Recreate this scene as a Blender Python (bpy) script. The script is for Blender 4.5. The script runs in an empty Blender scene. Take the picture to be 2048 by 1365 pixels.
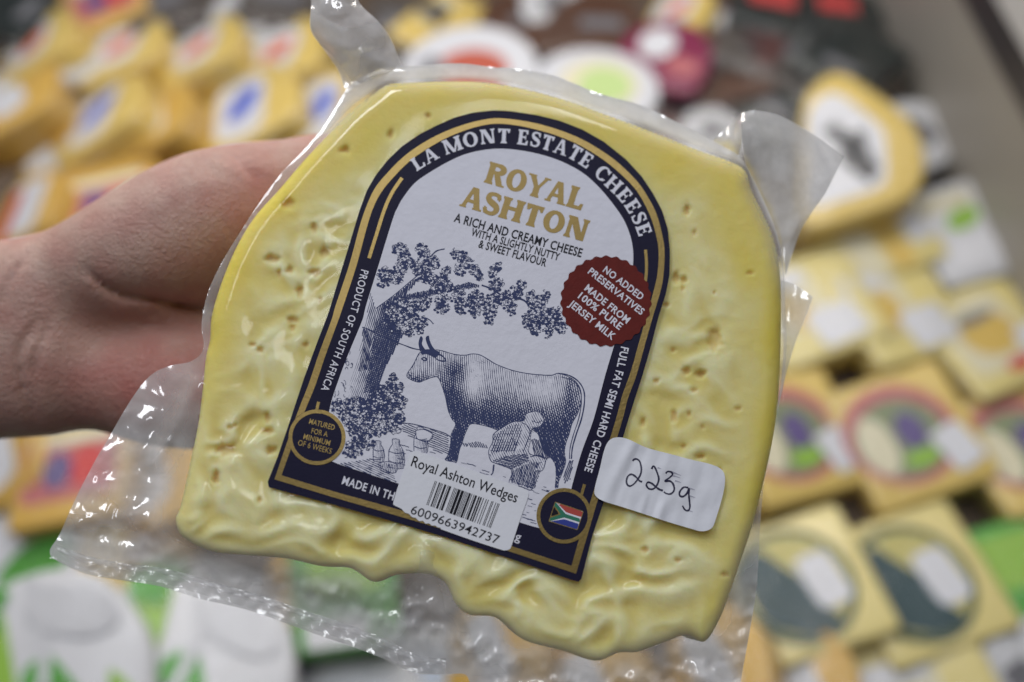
import bpy, bmesh, math, random
import numpy as np
from mathutils import Matrix, Vector

SC = bpy.context.scene
COL = SC.collection
R = math.radians
rng = random.Random(7)

# ------------------------------------------------------------------ camera
LENS, SENS = 35.0, 36.0
K = SENS / LENS
CAM = Matrix.Translation((0, 0, 0.25)) @ Matrix.Rotation(R(50), 4, 'X')
CAMN = np.array(CAM)
cd = bpy.data.cameras.new('camera')
cam = bpy.data.objects.new('camera', cd)
COL.objects.link(cam)
cam.matrix_world = CAM
cd.lens, cd.sensor_width, cd.sensor_fit = LENS, SENS, 'HORIZONTAL'
cd.clip_start, cd.clip_end = 0.01, 50
cd.dof.use_dof = True
cd.dof.focus_distance = 0.2175
cd.dof.aperture_fstop = 5.0
cd.dof.aperture_blades = 7
SC.camera = cam

# ------------------------------------------------------------------ light
W = bpy.data.worlds.new('World'); SC.world = W; W.use_nodes = True
bg = W.node_tree.nodes['Background']
bg.inputs[0].default_value = (0.86, 0.88, 0.98, 1); bg.inputs[1].default_value = 0.09


def cam_pt(px, py, d):
    """photo pixel + depth (m) -> world"""
    return np.array(CAM @ Vector(((px - 1024) / 2048 * K * d, -(py - 682.5) / 2048 * K * d, -d)))


def lamp(name, pos_cam, aim_cam, sx, sy, power, col):
    l = bpy.data.lights.new(name, 'AREA'); l.shape = 'RECTANGLE'
    l.size, l.size_y, l.energy, l.color = sx, sy, power, col
    o = bpy.data.objects.new(name, l); COL.objects.link(o)
    p, a = CAM @ Vector(pos_cam), CAM @ Vector(aim_cam)
    q = (a - p).to_track_quat('-Z', 'Y')
    o.matrix_world = Matrix.Translation(p) @ q.to_matrix().to_4x4()
    return o


# the cold cabinet's strip lamp above the shelf, two unseen lamps added behind the viewer for front fill and film glints
lamp('cabinet_strip_lamp', (-0.05, 0.60, -0.46), (0.0, -0.22, -0.66), 1.5, 0.10, 5.4, (1.0, 0.93, 0.84))
lamp('fill_lamp', (-0.45, 1.05, 0.35), (0, 0, -0.25), 1.2, 0.17, 8.5, (0.93, 0.95, 1.0))
lamp('fill_lamp', (0.25, 1.25, 0.95), (0, 0, -0.25), 1.5, 0.17, 9.0, (0.93, 0.95, 1.0))
SC.view_settings.view_transform = 'Standard'
SC.view_settings.look = 'None'
SC.view_settings.exposure = 0.02
SC.view_settings.gamma = 1.0
SC.cycles.use_denoising = True
SC.cycles.max_bounces = 8
SC.cycles.transparent_max_bounces = 24
SC.cycles.caustics_reflective = False
SC.cycles.caustics_refractive = False

# ------------------------------------------------------------------ maths helpers
UP = np.array([0.30, 0.954, 0.0])
UP /= np.linalg.norm(UP)
TILT = R(14)
PU = np.array([UP[0] * math.cos(TILT), UP[1] * math.cos(TILT), -math.sin(TILT)])
PR = np.array([UP[1], -UP[0], 0.0])
PN = np.cross(PR, PU)
D0 = 0.22
P0 = np.array([(1000 - 1024) / 2048 * K * D0, -(700 - 682.5) / 2048 * K * D0, -D0])


def pk(px, py, h=0.0, back=0.0):
    """photo pixels + height (mm) above the packet's plane -> world; back = mm straight behind the plane"""
    px, py = np.broadcast_arrays(np.asarray(px, float), np.asarray(py, float))
    h = np.broadcast_to(np.asarray(h, float), px.shape)
    d = np.stack([(px - 1024) / 2048 * K, -(py - 682.5) / 2048 * K, -np.ones_like(px)], -1)
    t = ((P0 @ PN) + h * 1e-3) / (d @ PN)
    p = d * t[..., None]
    p = p - PN * (np.broadcast_to(np.asarray(back, float), px.shape) * 1e-3)[..., None]
    return p @ CAMN[:3, :3].T + CAMN[:3, 3]


def _hash(ix, iy, seed):
    n = (ix * 374761393 + iy * 668265263 + seed * 1274126177) & 0xFFFFFFFF
    n = ((n ^ (n >> 13)) * 1274126177) & 0xFFFFFFFF
    n = (n ^ (n >> 16)) & 0xFFFFFFFF
    return n / 4294967295.0 * 2 * np.pi


def noise(x, y, seed=0):
    x = np.asarray(x, float); y = np.asarray(y, float)
    x0 = np.floor(x).astype(np.int64); y0 = np.floor(y).astype(np.int64)
    fx, fy = x - x0, y - y0
    u = fx * fx * fx * (fx * (fx * 6 - 15) + 10); v = fy * fy * fy * (fy * (fy * 6 - 15) + 10)

    def g(i, j):
        a = _hash(x0 + i, y0 + j, seed)
        return np.cos(a) * (fx - i) + np.sin(a) * (fy - j)
    a = g(0, 0) * (1 - u) + g(1, 0) * u
    b = g(0, 1) * (1 - u) + g(1, 1) * u
    return (a * (1 - v) + b * v) * 1.5


def sstep(a, b, x):
    t = np.clip((x - a) / (b - a), 0, 1)
    return t * t * (3 - 2 * t)


def smooth_curve(pts, n=8, closed=False):
    pts = np.asarray(pts, float); m = len(pts); out = []
    rngi = range(m if closed else m - 1)
    for i in rngi:
        if closed:
            p0, p1, p2, p3 = pts[i - 1], pts[i], pts[(i + 1) % m], pts[(i + 2) % m]
        else:
            p1, p2 = pts[i], pts[i + 1]
            p0 = pts[i - 1] if i else 2 * p1 - p2
            p3 = pts[i + 2] if i + 2 < m else 2 * p2 - p1
        for k in range(n):
            t = k / n
            out.append(0.5 * (2 * p1 + (p2 - p0) * t + (2 * p0 - 5 * p1 + 4 * p2 - p3) * t * t + (3 * p1 - p0 - 3 * p2 + p3) * t ** 3))
    if not closed:
        out.append(pts[-1])
    return np.array(out)


def inside(px, py, poly):
    poly = np.asarray(poly); r = np.zeros(np.shape(px), bool)
    x1, y1 = poly[:, 0], poly[:, 1]; x2, y2 = np.roll(x1, -1), np.roll(y1, -1)
    for a, b, c, d in zip(x1, y1, x2, y2):
        if b == d:
            continue
        hit = ((b > py) != (d > py)) & (px < (c - a) * (py - b) / (d - b) + a)
        r ^= hit
    return r


def pdist(px, py, poly, closed=True):
    """distance to an outline and its nearest point"""
    poly = np.asarray(poly, float)
    best = np.full(np.shape(px), 1e18); bx = np.zeros(np.shape(px)); by = np.zeros(np.shape(px))
    n = len(poly)
    for i in range(n if closed else n - 1):
        a, b = poly[i], poly[(i + 1) % n]
        ab = b - a; L = ab @ ab
        if L < 1e-12:
            continue
        t = np.clip(((px - a[0]) * ab[0] + (py - a[1]) * ab[1]) / L, 0, 1)
        qx, qy = a[0] + t * ab[0], a[1] + t * ab[1]
        d = (px - qx) ** 2 + (py - qy) ** 2
        m = d < best
        best = np.where(m, d, best); bx = np.where(m, qx, bx); by = np.where(m, qy, by)
    return np.sqrt(best), bx, by


def region(poly, step):
    """grid mesh of the inside of an outline, its rim snapped to the outline"""
    poly = np.asarray(poly)
    x0, y0 = poly.min(0) - step; x1, y1 = poly.max(0) + step
    xs = np.arange(x0, x1 + step, step); ys = np.arange(y0, y1 + step, step)
    gx, gy = np.meshgrid(xs, ys)
    cx, cy = gx[:-1, :-1] + step / 2, gy[:-1, :-1] + step / 2
    ins = inside(cx, cy, poly)
    idx = np.arange(gx.size).reshape(gx.shape)
    j, i = np.nonzero(ins)
    f = np.stack([idx[j + 1, i], idx[j + 1, i + 1], idx[j, i + 1], idx[j, i]], -1)
    used, inv = np.unique(f, return_inverse=True)
    f = inv.reshape(f.shape)
    vx, vy = gx.ravel()[used].copy(), gy.ravel()[used].copy()
    e = np.concatenate([f[:, [0, 1]], f[:, [1, 2]], f[:, [2, 3]], f[:, [3, 0]]])
    key = np.sort(e, 1); kk = key[:, 0] * (len(vx) + 1) + key[:, 1]
    u, c = np.unique(kk, return_counts=True)
    rim_e = e[np.isin(kk, u[c == 1])]
    rim = np.unique(rim_e)
    d, bx, by = pdist(vx[rim], vy[rim], poly)
    vx[rim], vy[rim] = bx, by
    return vx, vy, f, rim_e


# ------------------------------------------------------------------ object helpers
def empty(name, mw, label=None, cat=None, group=None):
    o = bpy.data.objects.new(name, None); COL.objects.link(o)
    o.matrix_world = mw; o.empty_display_size = 0.01
    if label:
        o['label'] = label; o['category'] = cat
    if group:
        o['group'] = group
    return o


MW = {}


def turned(fc, v):
    """turn faces so that they look at the viewer's side of the packet"""
    fc = np.asarray(fc); v = np.asarray(v)
    n = np.cross(v[fc[:, 1]] - v[fc[:, 0]], v[fc[:, 2]] - v[fc[:, 0]]).sum(0)
    return fc[:, ::-1] if n @ (CAMN[:3, :3] @ PN) < 0 else fc


def mk(name, verts, faces, mats, parent=None, smooth=True, world=True, midx=None, label=None):
    """one mesh object; verts are in world space unless world=False"""
    v = np.asarray(verts, float).reshape(-1, 3)
    me = bpy.data.meshes.new(name)
    o = bpy.data.objects.new(name, me); COL.objects.link(o)
    if parent is not None:
        o.parent = parent
        if world:
            acc = parent.matrix_world if parent.parent is None else parent.parent.matrix_world
            inv = np.array(acc.inverted())
            v = v @ inv[:3, :3].T + inv[:3, 3]
    me.from_pydata(v.tolist(), [], [list(map(int, f)) for f in faces])
    for m in (mats if isinstance(mats, (list, tuple)) else [mats]):
        me.materials.append(m)
    me.polygons.foreach_set('use_smooth', [smooth] * len(me.polygons))
    if midx is not None:
        me.polygons.foreach_set('material_index', [int(i) for i in midx])
    me.update()
    if label:
        o['label'] = label
    return o


def attr(o, name, vals):
    a = o.data.attributes.new(name, 'FLOAT', 'POINT')
    a.data.foreach_set('value', np.asarray(vals, np.float32))


class Art:
    """flat print on a sheet: polygons and strips given in photo pixels"""
    def __init__(s, hfun, lift, micro=8e-4):
        s.v, s.f, s.m, s.h, s.lift, s.n, s.micro = [], [], [], hfun, lift, 0, micro

    def _add(s, pts, faces, mi):
        pts = np.asarray(pts, float)
        base = len(s.v) and sum(len(x) for x in s.v)
        h = s.h(pts[:, 0], pts[:, 1]) + s.lift + s.n * s.micro
        s.v.append(pk(pts[:, 0], pts[:, 1], h)); s.n += 1
        for f in faces:
            s.f.append([base + i for i in f]); s.m.append(mi)

    def poly(s, pts, mi=0):
        s._add(pts, [list(range(len(pts)))], mi)

    def strip(s, a, b, mi=0, closed=False):
        n = len(a)
        pts = np.concatenate([a, b])
        fs = [[i, i + 1, n + i + 1, n + i] for i in range(n - 1)]
        if closed:
            fs.append([n - 1, 0, n, 2 * n - 1])
        s._add(pts, fs, mi)

    def line(s, pts, w, mi=0):
        pts = np.asarray(pts, float)
        d = np.gradient(pts, axis=0); d /= np.maximum(np.linalg.norm(d, axis=1), 1e-9)[:, None]
        nrm = np.stack([-d[:, 1], d[:, 0]], 1) * (np.broadcast_to(w, len(pts)) / 2)[:, None]
        s.strip(pts + nrm, pts - nrm, mi)

    def area(s, pts, mi=0, step=6.0):
        vx, vy, fc, _ = region(np.asarray(pts, float), step)
        s._add(np.stack([vx, vy], 1), fc.tolist(), mi)

    def mesh(s, pts, faces, mi=0):
        s._add(pts, faces, mi)

    def build(s, name, mats, parent, label=None):
        v = np.concatenate(s.v)
        o = mk(name, v, s.f, mats, parent, smooth=False, midx=s.m, label=label)
        # all print faces the viewer
        me = o.data
        bm = bmesh.new(); bm.from_mesh(me)
        nloc = Vector(CAMN[:3, :3] @ PN)
        for f in bm.faces:
            f.normal_update()
            if f.normal.dot(nloc) < 0:
                f.normal_flip()
        bm.to_mesh(me); bm.free()
        return o


_dg = None
_cache = {}


def font_mesh(txt, bold=0.0, spacing=1.0):
    key = (txt, bold, spacing)
    if key in _cache:
        return _cache[key]
    cu = bpy.data.curves.new('lettering', 'FONT'); cu.body = txt; cu.resolution_u = 3; cu.offset = bold
    cu.space_character = spacing
    o = bpy.data.objects.new('lettering', cu); COL.objects.link(o)
    dg = bpy.context.evaluated_depsgraph_get(); dg.update()
    ev = o.evaluated_get(dg); me = ev.to_mesh()
    v = np.array([x.co[:2] for x in me.vertices]); f = [list(p.vertices) for p in me.polygons]
    ev.to_mesh_clear()
    bpy.data.objects.remove(o); bpy.data.curves.remove(cu)
    _cache[key] = (v, f)
    return v, f


CAPH = font_mesh('H')[0][:, 1].max()


def put_text(art, txt, p0, p1, cap, bold=0.0, mi=0, up=None, spacing=1.0):
    v, f = font_mesh(txt, bold, spacing)
    x0, x1 = v[:, 0].min(), v[:, 0].max()
    p0, p1 = np.array(p0, float), np.array(p1, float)
    ex = p1 - p0; L = np.linalg.norm(ex); e = ex / L
    n = np.array(up, float) if up is not None else np.array([e[1], -e[0]])
    n = n / np.linalg.norm(n)
    pts = p0 + np.outer((v[:, 0] - x0) / (x1 - x0), ex) + np.outer(v[:, 1] / CAPH * cap, n)
    art.mesh(pts, f, mi)


class Path:
    def __init__(s, pts, n=10):
        s.p = smooth_curve(pts, n)
        d = np.linalg.norm(np.diff(s.p, axis=0), axis=1)
        s.s = np.concatenate([[0], np.cumsum(d)]); s.L = s.s[-1]

    def at(s, u):
        x = np.interp(u, s.s, s.p[:, 0]); y = np.interp(u, s.s, s.p[:, 1])
        e = 3.0
        dx = np.interp(u + e, s.s, s.p[:, 0]) - np.interp(u - e, s.s, s.p[:, 0])
        dy = np.interp(u + e, s.s, s.p[:, 1]) - np.interp(u - e, s.s, s.p[:, 1])
        l = np.hypot(dx, dy) + 1e-9
        return np.stack([x, y], -1), np.stack([dx / l, dy / l], -1)

    def near(s, q):
        return s.s[np.argmin(((s.p - np.array(q)) ** 2).sum(1))]


def put_text_path(art, txt, path, cap, bold=0.0, mi=0, spacing=1.0):
    """centre line of the letters follows the path"""
    v, f = font_mesh(txt, bold, spacing)
    x0, x1 = v[:, 0].min(), v[:, 0].max()
    u = (v[:, 0] - x0) / (x1 - x0) * path.L
    p, t = path.at(np.clip(u, 0, path.L))
    n = np.stack([t[:, 1], -t[:, 0]], -1)
    pts = p + n * ((v[:, 1] / CAPH - 0.5) * cap)[:, None]
    art.mesh(pts, f, mi)


# --- a small serif alphabet drawn from strokes (cap height 1)
def serif_glyph(c, w, t, s, o):
    P = []   # list of point loops / strips

    def poly(*p):
        P.append(('p', [np.array(q, float) for q in p]))

    def strip(pts, wid):
        P.append(('l', np.array(pts, float), np.array(wid, float)))

    def stem(x, wd=w, top=True, bot=True, lo=0.0, hi=1.0):
        h = wd / 2; pts = []
        if bot:
            pts += [(x - h - o, lo), (x + h + o, lo), (x + h + o, lo + s * .7), (x + h, lo + s * 2)]
        else:
            pts += [(x - h, lo), (x + h, lo)]
        if top:
            pts += [(x + h, hi - s * 2), (x + h + o, hi - s * .7), (x + h + o, hi), (x - h - o, hi), (x - h - o, hi - s * .7), (x - h, hi - s * 2)]
        else:
            pts += [(x + h, hi), (x - h, hi)]
        if bot:
            pts += [(x - h, lo + s * 2), (x - h - o, lo + s * .7)]
        poly(*pts)

    def arm(x0, x1, y, th, up, ln):
        # horizontal arm with a wedge serif at its end
        yl, yh = (y, y + th)
        if up:
            poly((x0, yl), (x1, yl), (x1 + .03, yl + ln), (x1 - s, yl + ln), (x1 - s * 1.8, yh), (x0, yh))
        else:
            poly((x0, yl), (x1 - s * 1.8, yl), (x1 - s, yh - ln), (x1 + .02, yh - ln), (x1, yh), (x0, yh))

    def ell(cx, cy, rx, ry, a0, a1, wv, wh, n=36):
        a = np.radians(np.linspace(a0, a1, n))
        pts = np.stack([cx + rx * np.cos(a), cy + ry * np.sin(a)], 1)
        wid = wh + (wv - wh) * np.abs(np.cos(a)) ** 1.5
        strip(pts, wid)
    adv = .8
    if c == 'L':
        x = o + w / 2; stem(x); arm(x, x + .50, 0, t, True, .3); adv = .70 + o / 2
    elif c == 'T':
        x = .37; stem(x, top=False, hi=1 - t * .5); poly((.03, 1 - t), (.71, 1 - t), (.71, 1), (.03, 1))
        poly((.0, 1), (.04, .72), (.04 + s, .72), (.04 + s * 2.2, 1 - t), (.04 + s * 2.2, 1)); poly((.74, 1), (.74 - s * 2.2, 1), (.74 - s * 2.2, 1 - t), (.70 - s, .72), (.70, .72)); adv = .76
    elif c == 'E':
        x = o + w / 2; stem(x); arm(x, x + .48, 0, t, True, .3); arm(x, x + .46, 1 - t, t, False, .28)
        poly((x, .46), (x + .3, .46), (x + .3, .36), (x + .36, .36), (x + .36, .66), (x + .3, .66), (x + .3, .46 + t), (x, .46 + t)); adv = .70 + o / 2
    elif c == 'H':
        x = o + w / 2; stem(x); stem(x + .56); poly((x, .45), (x + .56, .45), (x + .56, .45 + t), (x, .45 + t)); adv = .56 + w + 2 * o
    elif c == 'N':
        x = o + t / 2; stem(x, t); stem(x + .62, t, bot=False)
        poly((x - t / 2, 1), (x - t / 2 + w * 1.15, 1), (x + .62 + t / 2, 0), (x + .62 + t / 2 - w * 1.15, 0)); adv = .62 + t + 2 * o
    elif c == 'M':
        x = o + t / 2; stem(x, t); stem(x + .80, w)
        poly((x - t / 2, 1), (x - t / 2 + w * 1.1, 1), (x + .42 + w * .4, .0), (x + .42 - w * .4, .0))
        poly((x + .80 + w / 2, 1), (x + .80 + w / 2 - t * 1.2, 1), (x + .42 - t * .4, .0), (x + .42 + t * .6, .0)); adv = .80 + t + 2 * o + .03
    elif c == 'A':
        poly((.40 - w * .25, 1), (.40 + w * .62, 1), (.72 + w / 2, 0), (.72 - w / 2, 0)); poly((.40 - w * .3, 1), (.40 + t * .5, 1), (.12 + t / 2, 0), (.12 - t / 2, 0))
        poly((.20, .27), (.62, .27), (.62, .27 + t * .9), (.22, .27 + t * .9))
        poly((.12 - t / 2 - o, 0), (.12 + t / 2 + o, 0), (.12 + t / 2 + o, s), (.12 - t / 2 - o, s)); poly((.72 - w / 2 - o, 0), (.72 + w / 2 + o, 0), (.72 + w / 2 + o * .9, s), (.72 - w / 2 - o, s)); adv = .84 + o * .6
    elif c == 'Y':
        stem(.40, top=False, hi=.46); poly((.40 - w / 2, .46), (.40 + w * .45, .40), (.08 + w / 2, 1), (.08 - w / 2, 1)); poly((.40 - w * .1, .42), (.40 + w / 2, .46), (.76 + t / 2, 1), (.76 - t / 2, 1))
        poly((.08 - w / 2 - o * .6, 1), (.08 + w / 2 + o, 1), (.08 + w / 2 + o, 1 - s), (.08 - w / 2 - o * .6, 1 - s)); poly((.76 - t / 2 - o, 1), (.76 + t / 2 + o, 1), (.76 + t / 2 + o, 1 - s), (.76 - t / 2 - o, 1 - s)); adv = .82
    elif c == 'R':
        x = o + w / 2; stem(x)
        a = np.radians(np.linspace(90, -90, 18)); r1 = .25
        pts = [(x, 1 - t / 2)] + [(x + .25 + r1 * math.cos(q), .74 + (.26 - t / 2) * math.sin(q)) for q in a] + [(x, .48 + t / 2)]
        wid = [t] + [t + (w - t) * max(0, math.cos(q)) for q in a] + [t]; strip(pts, wid)
        poly((x + .14, .50), (x + .14 + w * 1.0, .50), (x + .52 + w * .5, 0), (x + .52 - w * .6, 0)); poly((x + .52 - w * .6, 0), (x + .52 + w * .5 + o, 0), (x + .52 + w * .5 + o * .8, s), (x + .52 - w * .7, s)); adv = .78 + o
    elif c == 'O':
        ell(.44, .5, .44 - w / 2, .515 - t / 2, 0, 360, w, t, 49); adv = .90
    elif c == 'C':
        ell(.44, .5, .44 - w / 2, .515 - t / 2, 42, 318, w, t, 40)
        poly((.72, 1), (.78, 1), (.78, .68), (.71, .68), (.66, .80)); poly((.64, .22), (.80, .26), (.80, .19), (.70, .06)); adv = .84
    elif c == 'S':
        pts = smooth_curve([(.56, .74), (.50, .90), (.34, .955 - t * .05), (.16, .90), (.11, .74), (.20, .60), (.34, .52), (.50, .42), (.56, .27), (.48, .10), (.31, .045 + t * .05), (.14, .10), (.07, .27)], 5)
        u = np.linspace(0, 1, len(pts)); strip(pts, t + (w * 1.05 - t) * np.exp(-((u - .5) / .2) ** 2))
        poly((.53, .98), (.59, .98), (.60, .68), (.53, .68)); poly((.05, .02), (.11, .02), (.10, .32), (.03, .32)); adv = .64
    elif c == ' ':
        adv = .34
    return P, adv


def place_glyph(art, G, base, ex, ey, sx, sy, mi=0):
    for g in G:
        if g[0] == 'p':
            q = np.array(g[1])
            art.poly(base + np.outer(q[:, 0] * sx, ex) + np.outer(q[:, 1] * sy, ey), mi)
        else:
            pts, wid = g[1], g[2]
            if np.linalg.norm(pts[0] - pts[-1]) < 1e-6:
                d = np.roll(pts[:-1], -1, 0) - np.roll(pts[:-1], 1, 0); d = np.concatenate([d, d[:1]])
            else:
                d = np.gradient(pts, axis=0)
            d /= np.linalg.norm(d, axis=1)[:, None]
            nn = np.stack([-d[:, 1], d[:, 0]], 1) * (wid / 2)[:, None]
            A, B = pts + nn, pts - nn
            f = lambda q: base + np.outer(q[:, 0] * sx, ex) + np.outer(q[:, 1] * sy, ey)
            art.strip(f(A), f(B), mi)


# ------------------------------------------------------------------ materials
def new_mat(name):
    m = bpy.data.materials.new(name); m.use_nodes = True
    nt = m.node_tree; b = nt.nodes['Principled BSDF']
    return m, nt, b


def N(nt, typ, **kw):
    n = nt.nodes.new(typ)
    for k, v in kw.items():
        setattr(n, k, v)
    return n


def simple(name, col, rough=.5, metal=0.0, var=.12, scale=300, bump=0.0, bscale=900, coat=0.0, spec=.5):
    """a colour with a procedural mottle and an optional fine relief"""
    m, nt, b = new_mat(name)
    tc = N(nt, 'ShaderNodeTexCoord'); nz = N(nt, 'ShaderNodeTexNoise'); nz.inputs['Scale'].default_value = scale; nz.inputs['Detail'].default_value = 4
    nt.links.new(tc.outputs['Object'], nz.inputs['Vector'])
    mx = N(nt, 'ShaderNodeMix', data_type='RGBA')
    c = np.array(col)
    mx.inputs[6].default_value = (*np.clip(c * (1 - var), 0, 1), 1); mx.inputs[7].default_value = (*np.clip(c * (1 + var), 0, 1), 1)
    nt.links.new(nz.outputs['Fac'], mx.inputs[0]); nt.links.new(mx.outputs[2], b.inputs['Base Color'])
    b.inputs['Roughness'].default_value = rough; b.inputs['Metallic'].default_value = metal
    b.inputs['Specular IOR Level'].default_value = spec
    b.inputs['Coat Weight'].default_value = coat; b.inputs['Coat Roughness'].default_value = .12
    if bump:
        n2 = N(nt, 'ShaderNodeTexNoise'); n2.inputs['Scale'].default_value = bscale; n2.inputs['Detail'].default_value = 5
        nt.links.new(tc.outputs['Object'], n2.inputs['Vector'])
        bp = N(nt, 'ShaderNodeBump'); bp.inputs['Strength'].default_value = bump; bp.inputs['Distance'].default_value = .0006
        nt.links.new(n2.outputs['Fac'], bp.inputs['Height']); nt.links.new(bp.outputs[0], b.inputs['Normal'])
    return m


M = {}
M['navy'] = simple('navy_print', (.013, .012, .034), .5, bump=.10, bscale=2200, spec=.12)
M['paper'] = simple('white_label_paper', (.70, .70, .775), .68, var=.04, bump=.20, bscale=620, spec=.3)
M['sticker'] = simple('white_sticker_paper', (.74, .75, .80), .55, var=.03, bump=.10, bscale=900, spec=.35)
M['gold'] = simple('gold_foil', (.30, .215, .075), .38, metal=.8, var=.10, scale=900, bump=.10, bscale=1800)
M['goldink'] = simple('gold_ink', (.30, .205, .055), .48, metal=.3, var=.10, scale=900, bump=.06, bscale=1400)
M['white'] = simple('white_print', (.72, .72, .80), .6, var=.03)
M['black'] = simple('black_print', (.010, .010, .016), .5, spec=.15)
M['blueink'] = simple('engraving_ink', (.042, .055, .135), .6, spec=.15, var=.2, scale=900)
M['blueink_soft'] = simple('engraving_ink_soft', (.30, .32, .46), .65, var=.12, scale=900)
M['cream'] = simple('cream_tint', (.66, .64, .58), .7)
M['red'] = simple('seal_red', (.125, .014, .011), .55, spec=.15, var=.25, scale=500, bump=.10, bscale=1500)
M['pen'] = simple('pen_ink', (.02, .02, .055), .45, var=.3, scale=1500)
M['smear'] = simple('pen_smear', (.42, .42, .50), .55, var=.2, scale=2500)
M['f_green'] = simple('flag_green', (.01, .16, .09), .5); M['f_red'] = simple('flag_red', (.42, .05, .035), .5)
M['f_blue'] = simple('flag_blue', (.012, .03, .26), .5)


def cheese_mat():
    m, nt, b = new_mat('cheese')
    tc = N(nt, 'ShaderNodeTexCoord')
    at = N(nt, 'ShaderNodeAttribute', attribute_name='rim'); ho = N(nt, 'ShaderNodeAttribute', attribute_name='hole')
    nz = N(nt, 'ShaderNodeTexNoise'); nz.inputs['Scale'].default_value = 90; nz.inputs['Detail'].default_value = 6
    nt.links.new(tc.outputs['Object'], nz.inputs['Vector'])
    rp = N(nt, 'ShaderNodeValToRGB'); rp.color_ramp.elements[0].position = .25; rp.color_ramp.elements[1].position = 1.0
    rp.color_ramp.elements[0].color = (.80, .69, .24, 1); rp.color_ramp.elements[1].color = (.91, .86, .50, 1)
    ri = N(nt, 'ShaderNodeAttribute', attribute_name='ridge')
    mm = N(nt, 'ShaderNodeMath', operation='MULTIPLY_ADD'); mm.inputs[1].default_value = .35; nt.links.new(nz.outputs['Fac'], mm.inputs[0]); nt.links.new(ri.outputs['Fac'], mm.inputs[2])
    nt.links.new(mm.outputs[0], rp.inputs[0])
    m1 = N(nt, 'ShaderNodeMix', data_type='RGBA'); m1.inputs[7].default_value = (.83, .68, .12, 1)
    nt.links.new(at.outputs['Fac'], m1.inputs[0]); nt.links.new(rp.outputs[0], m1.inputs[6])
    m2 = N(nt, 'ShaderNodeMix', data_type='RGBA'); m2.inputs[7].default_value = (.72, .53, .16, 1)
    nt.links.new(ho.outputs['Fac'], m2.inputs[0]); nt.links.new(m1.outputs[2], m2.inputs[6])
    nt.links.new(m2.outputs[2], b.inputs['Base Color'])
    b.inputs['Roughness'].default_value = .5
    b.inputs['Specular IOR Level'].default_value = .18
    b.inputs['Subsurface Weight'].default_value = .75
    b.inputs['Subsurface Radius'].default_value = (1, .75, .28); b.inputs['Subsurface Scale'].default_value = .0055
    n2 = N(nt, 'ShaderNodeTexNoise'); n2.inputs['Scale'].default_value = 380; n2.inputs['Detail'].default_value = 7
    nt.links.new(tc.outputs['Object'], n2.inputs['Vector'])
    bp = N(nt, 'ShaderNodeBump'); bp.inputs['Strength'].default_value = .34; bp.inputs['Distance'].default_value = .0008
    nt.links.new(n2.outputs['Fac'], bp.inputs['Height']); nt.links.new(bp.outputs[0], b.inputs['Normal'])
    return m


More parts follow.
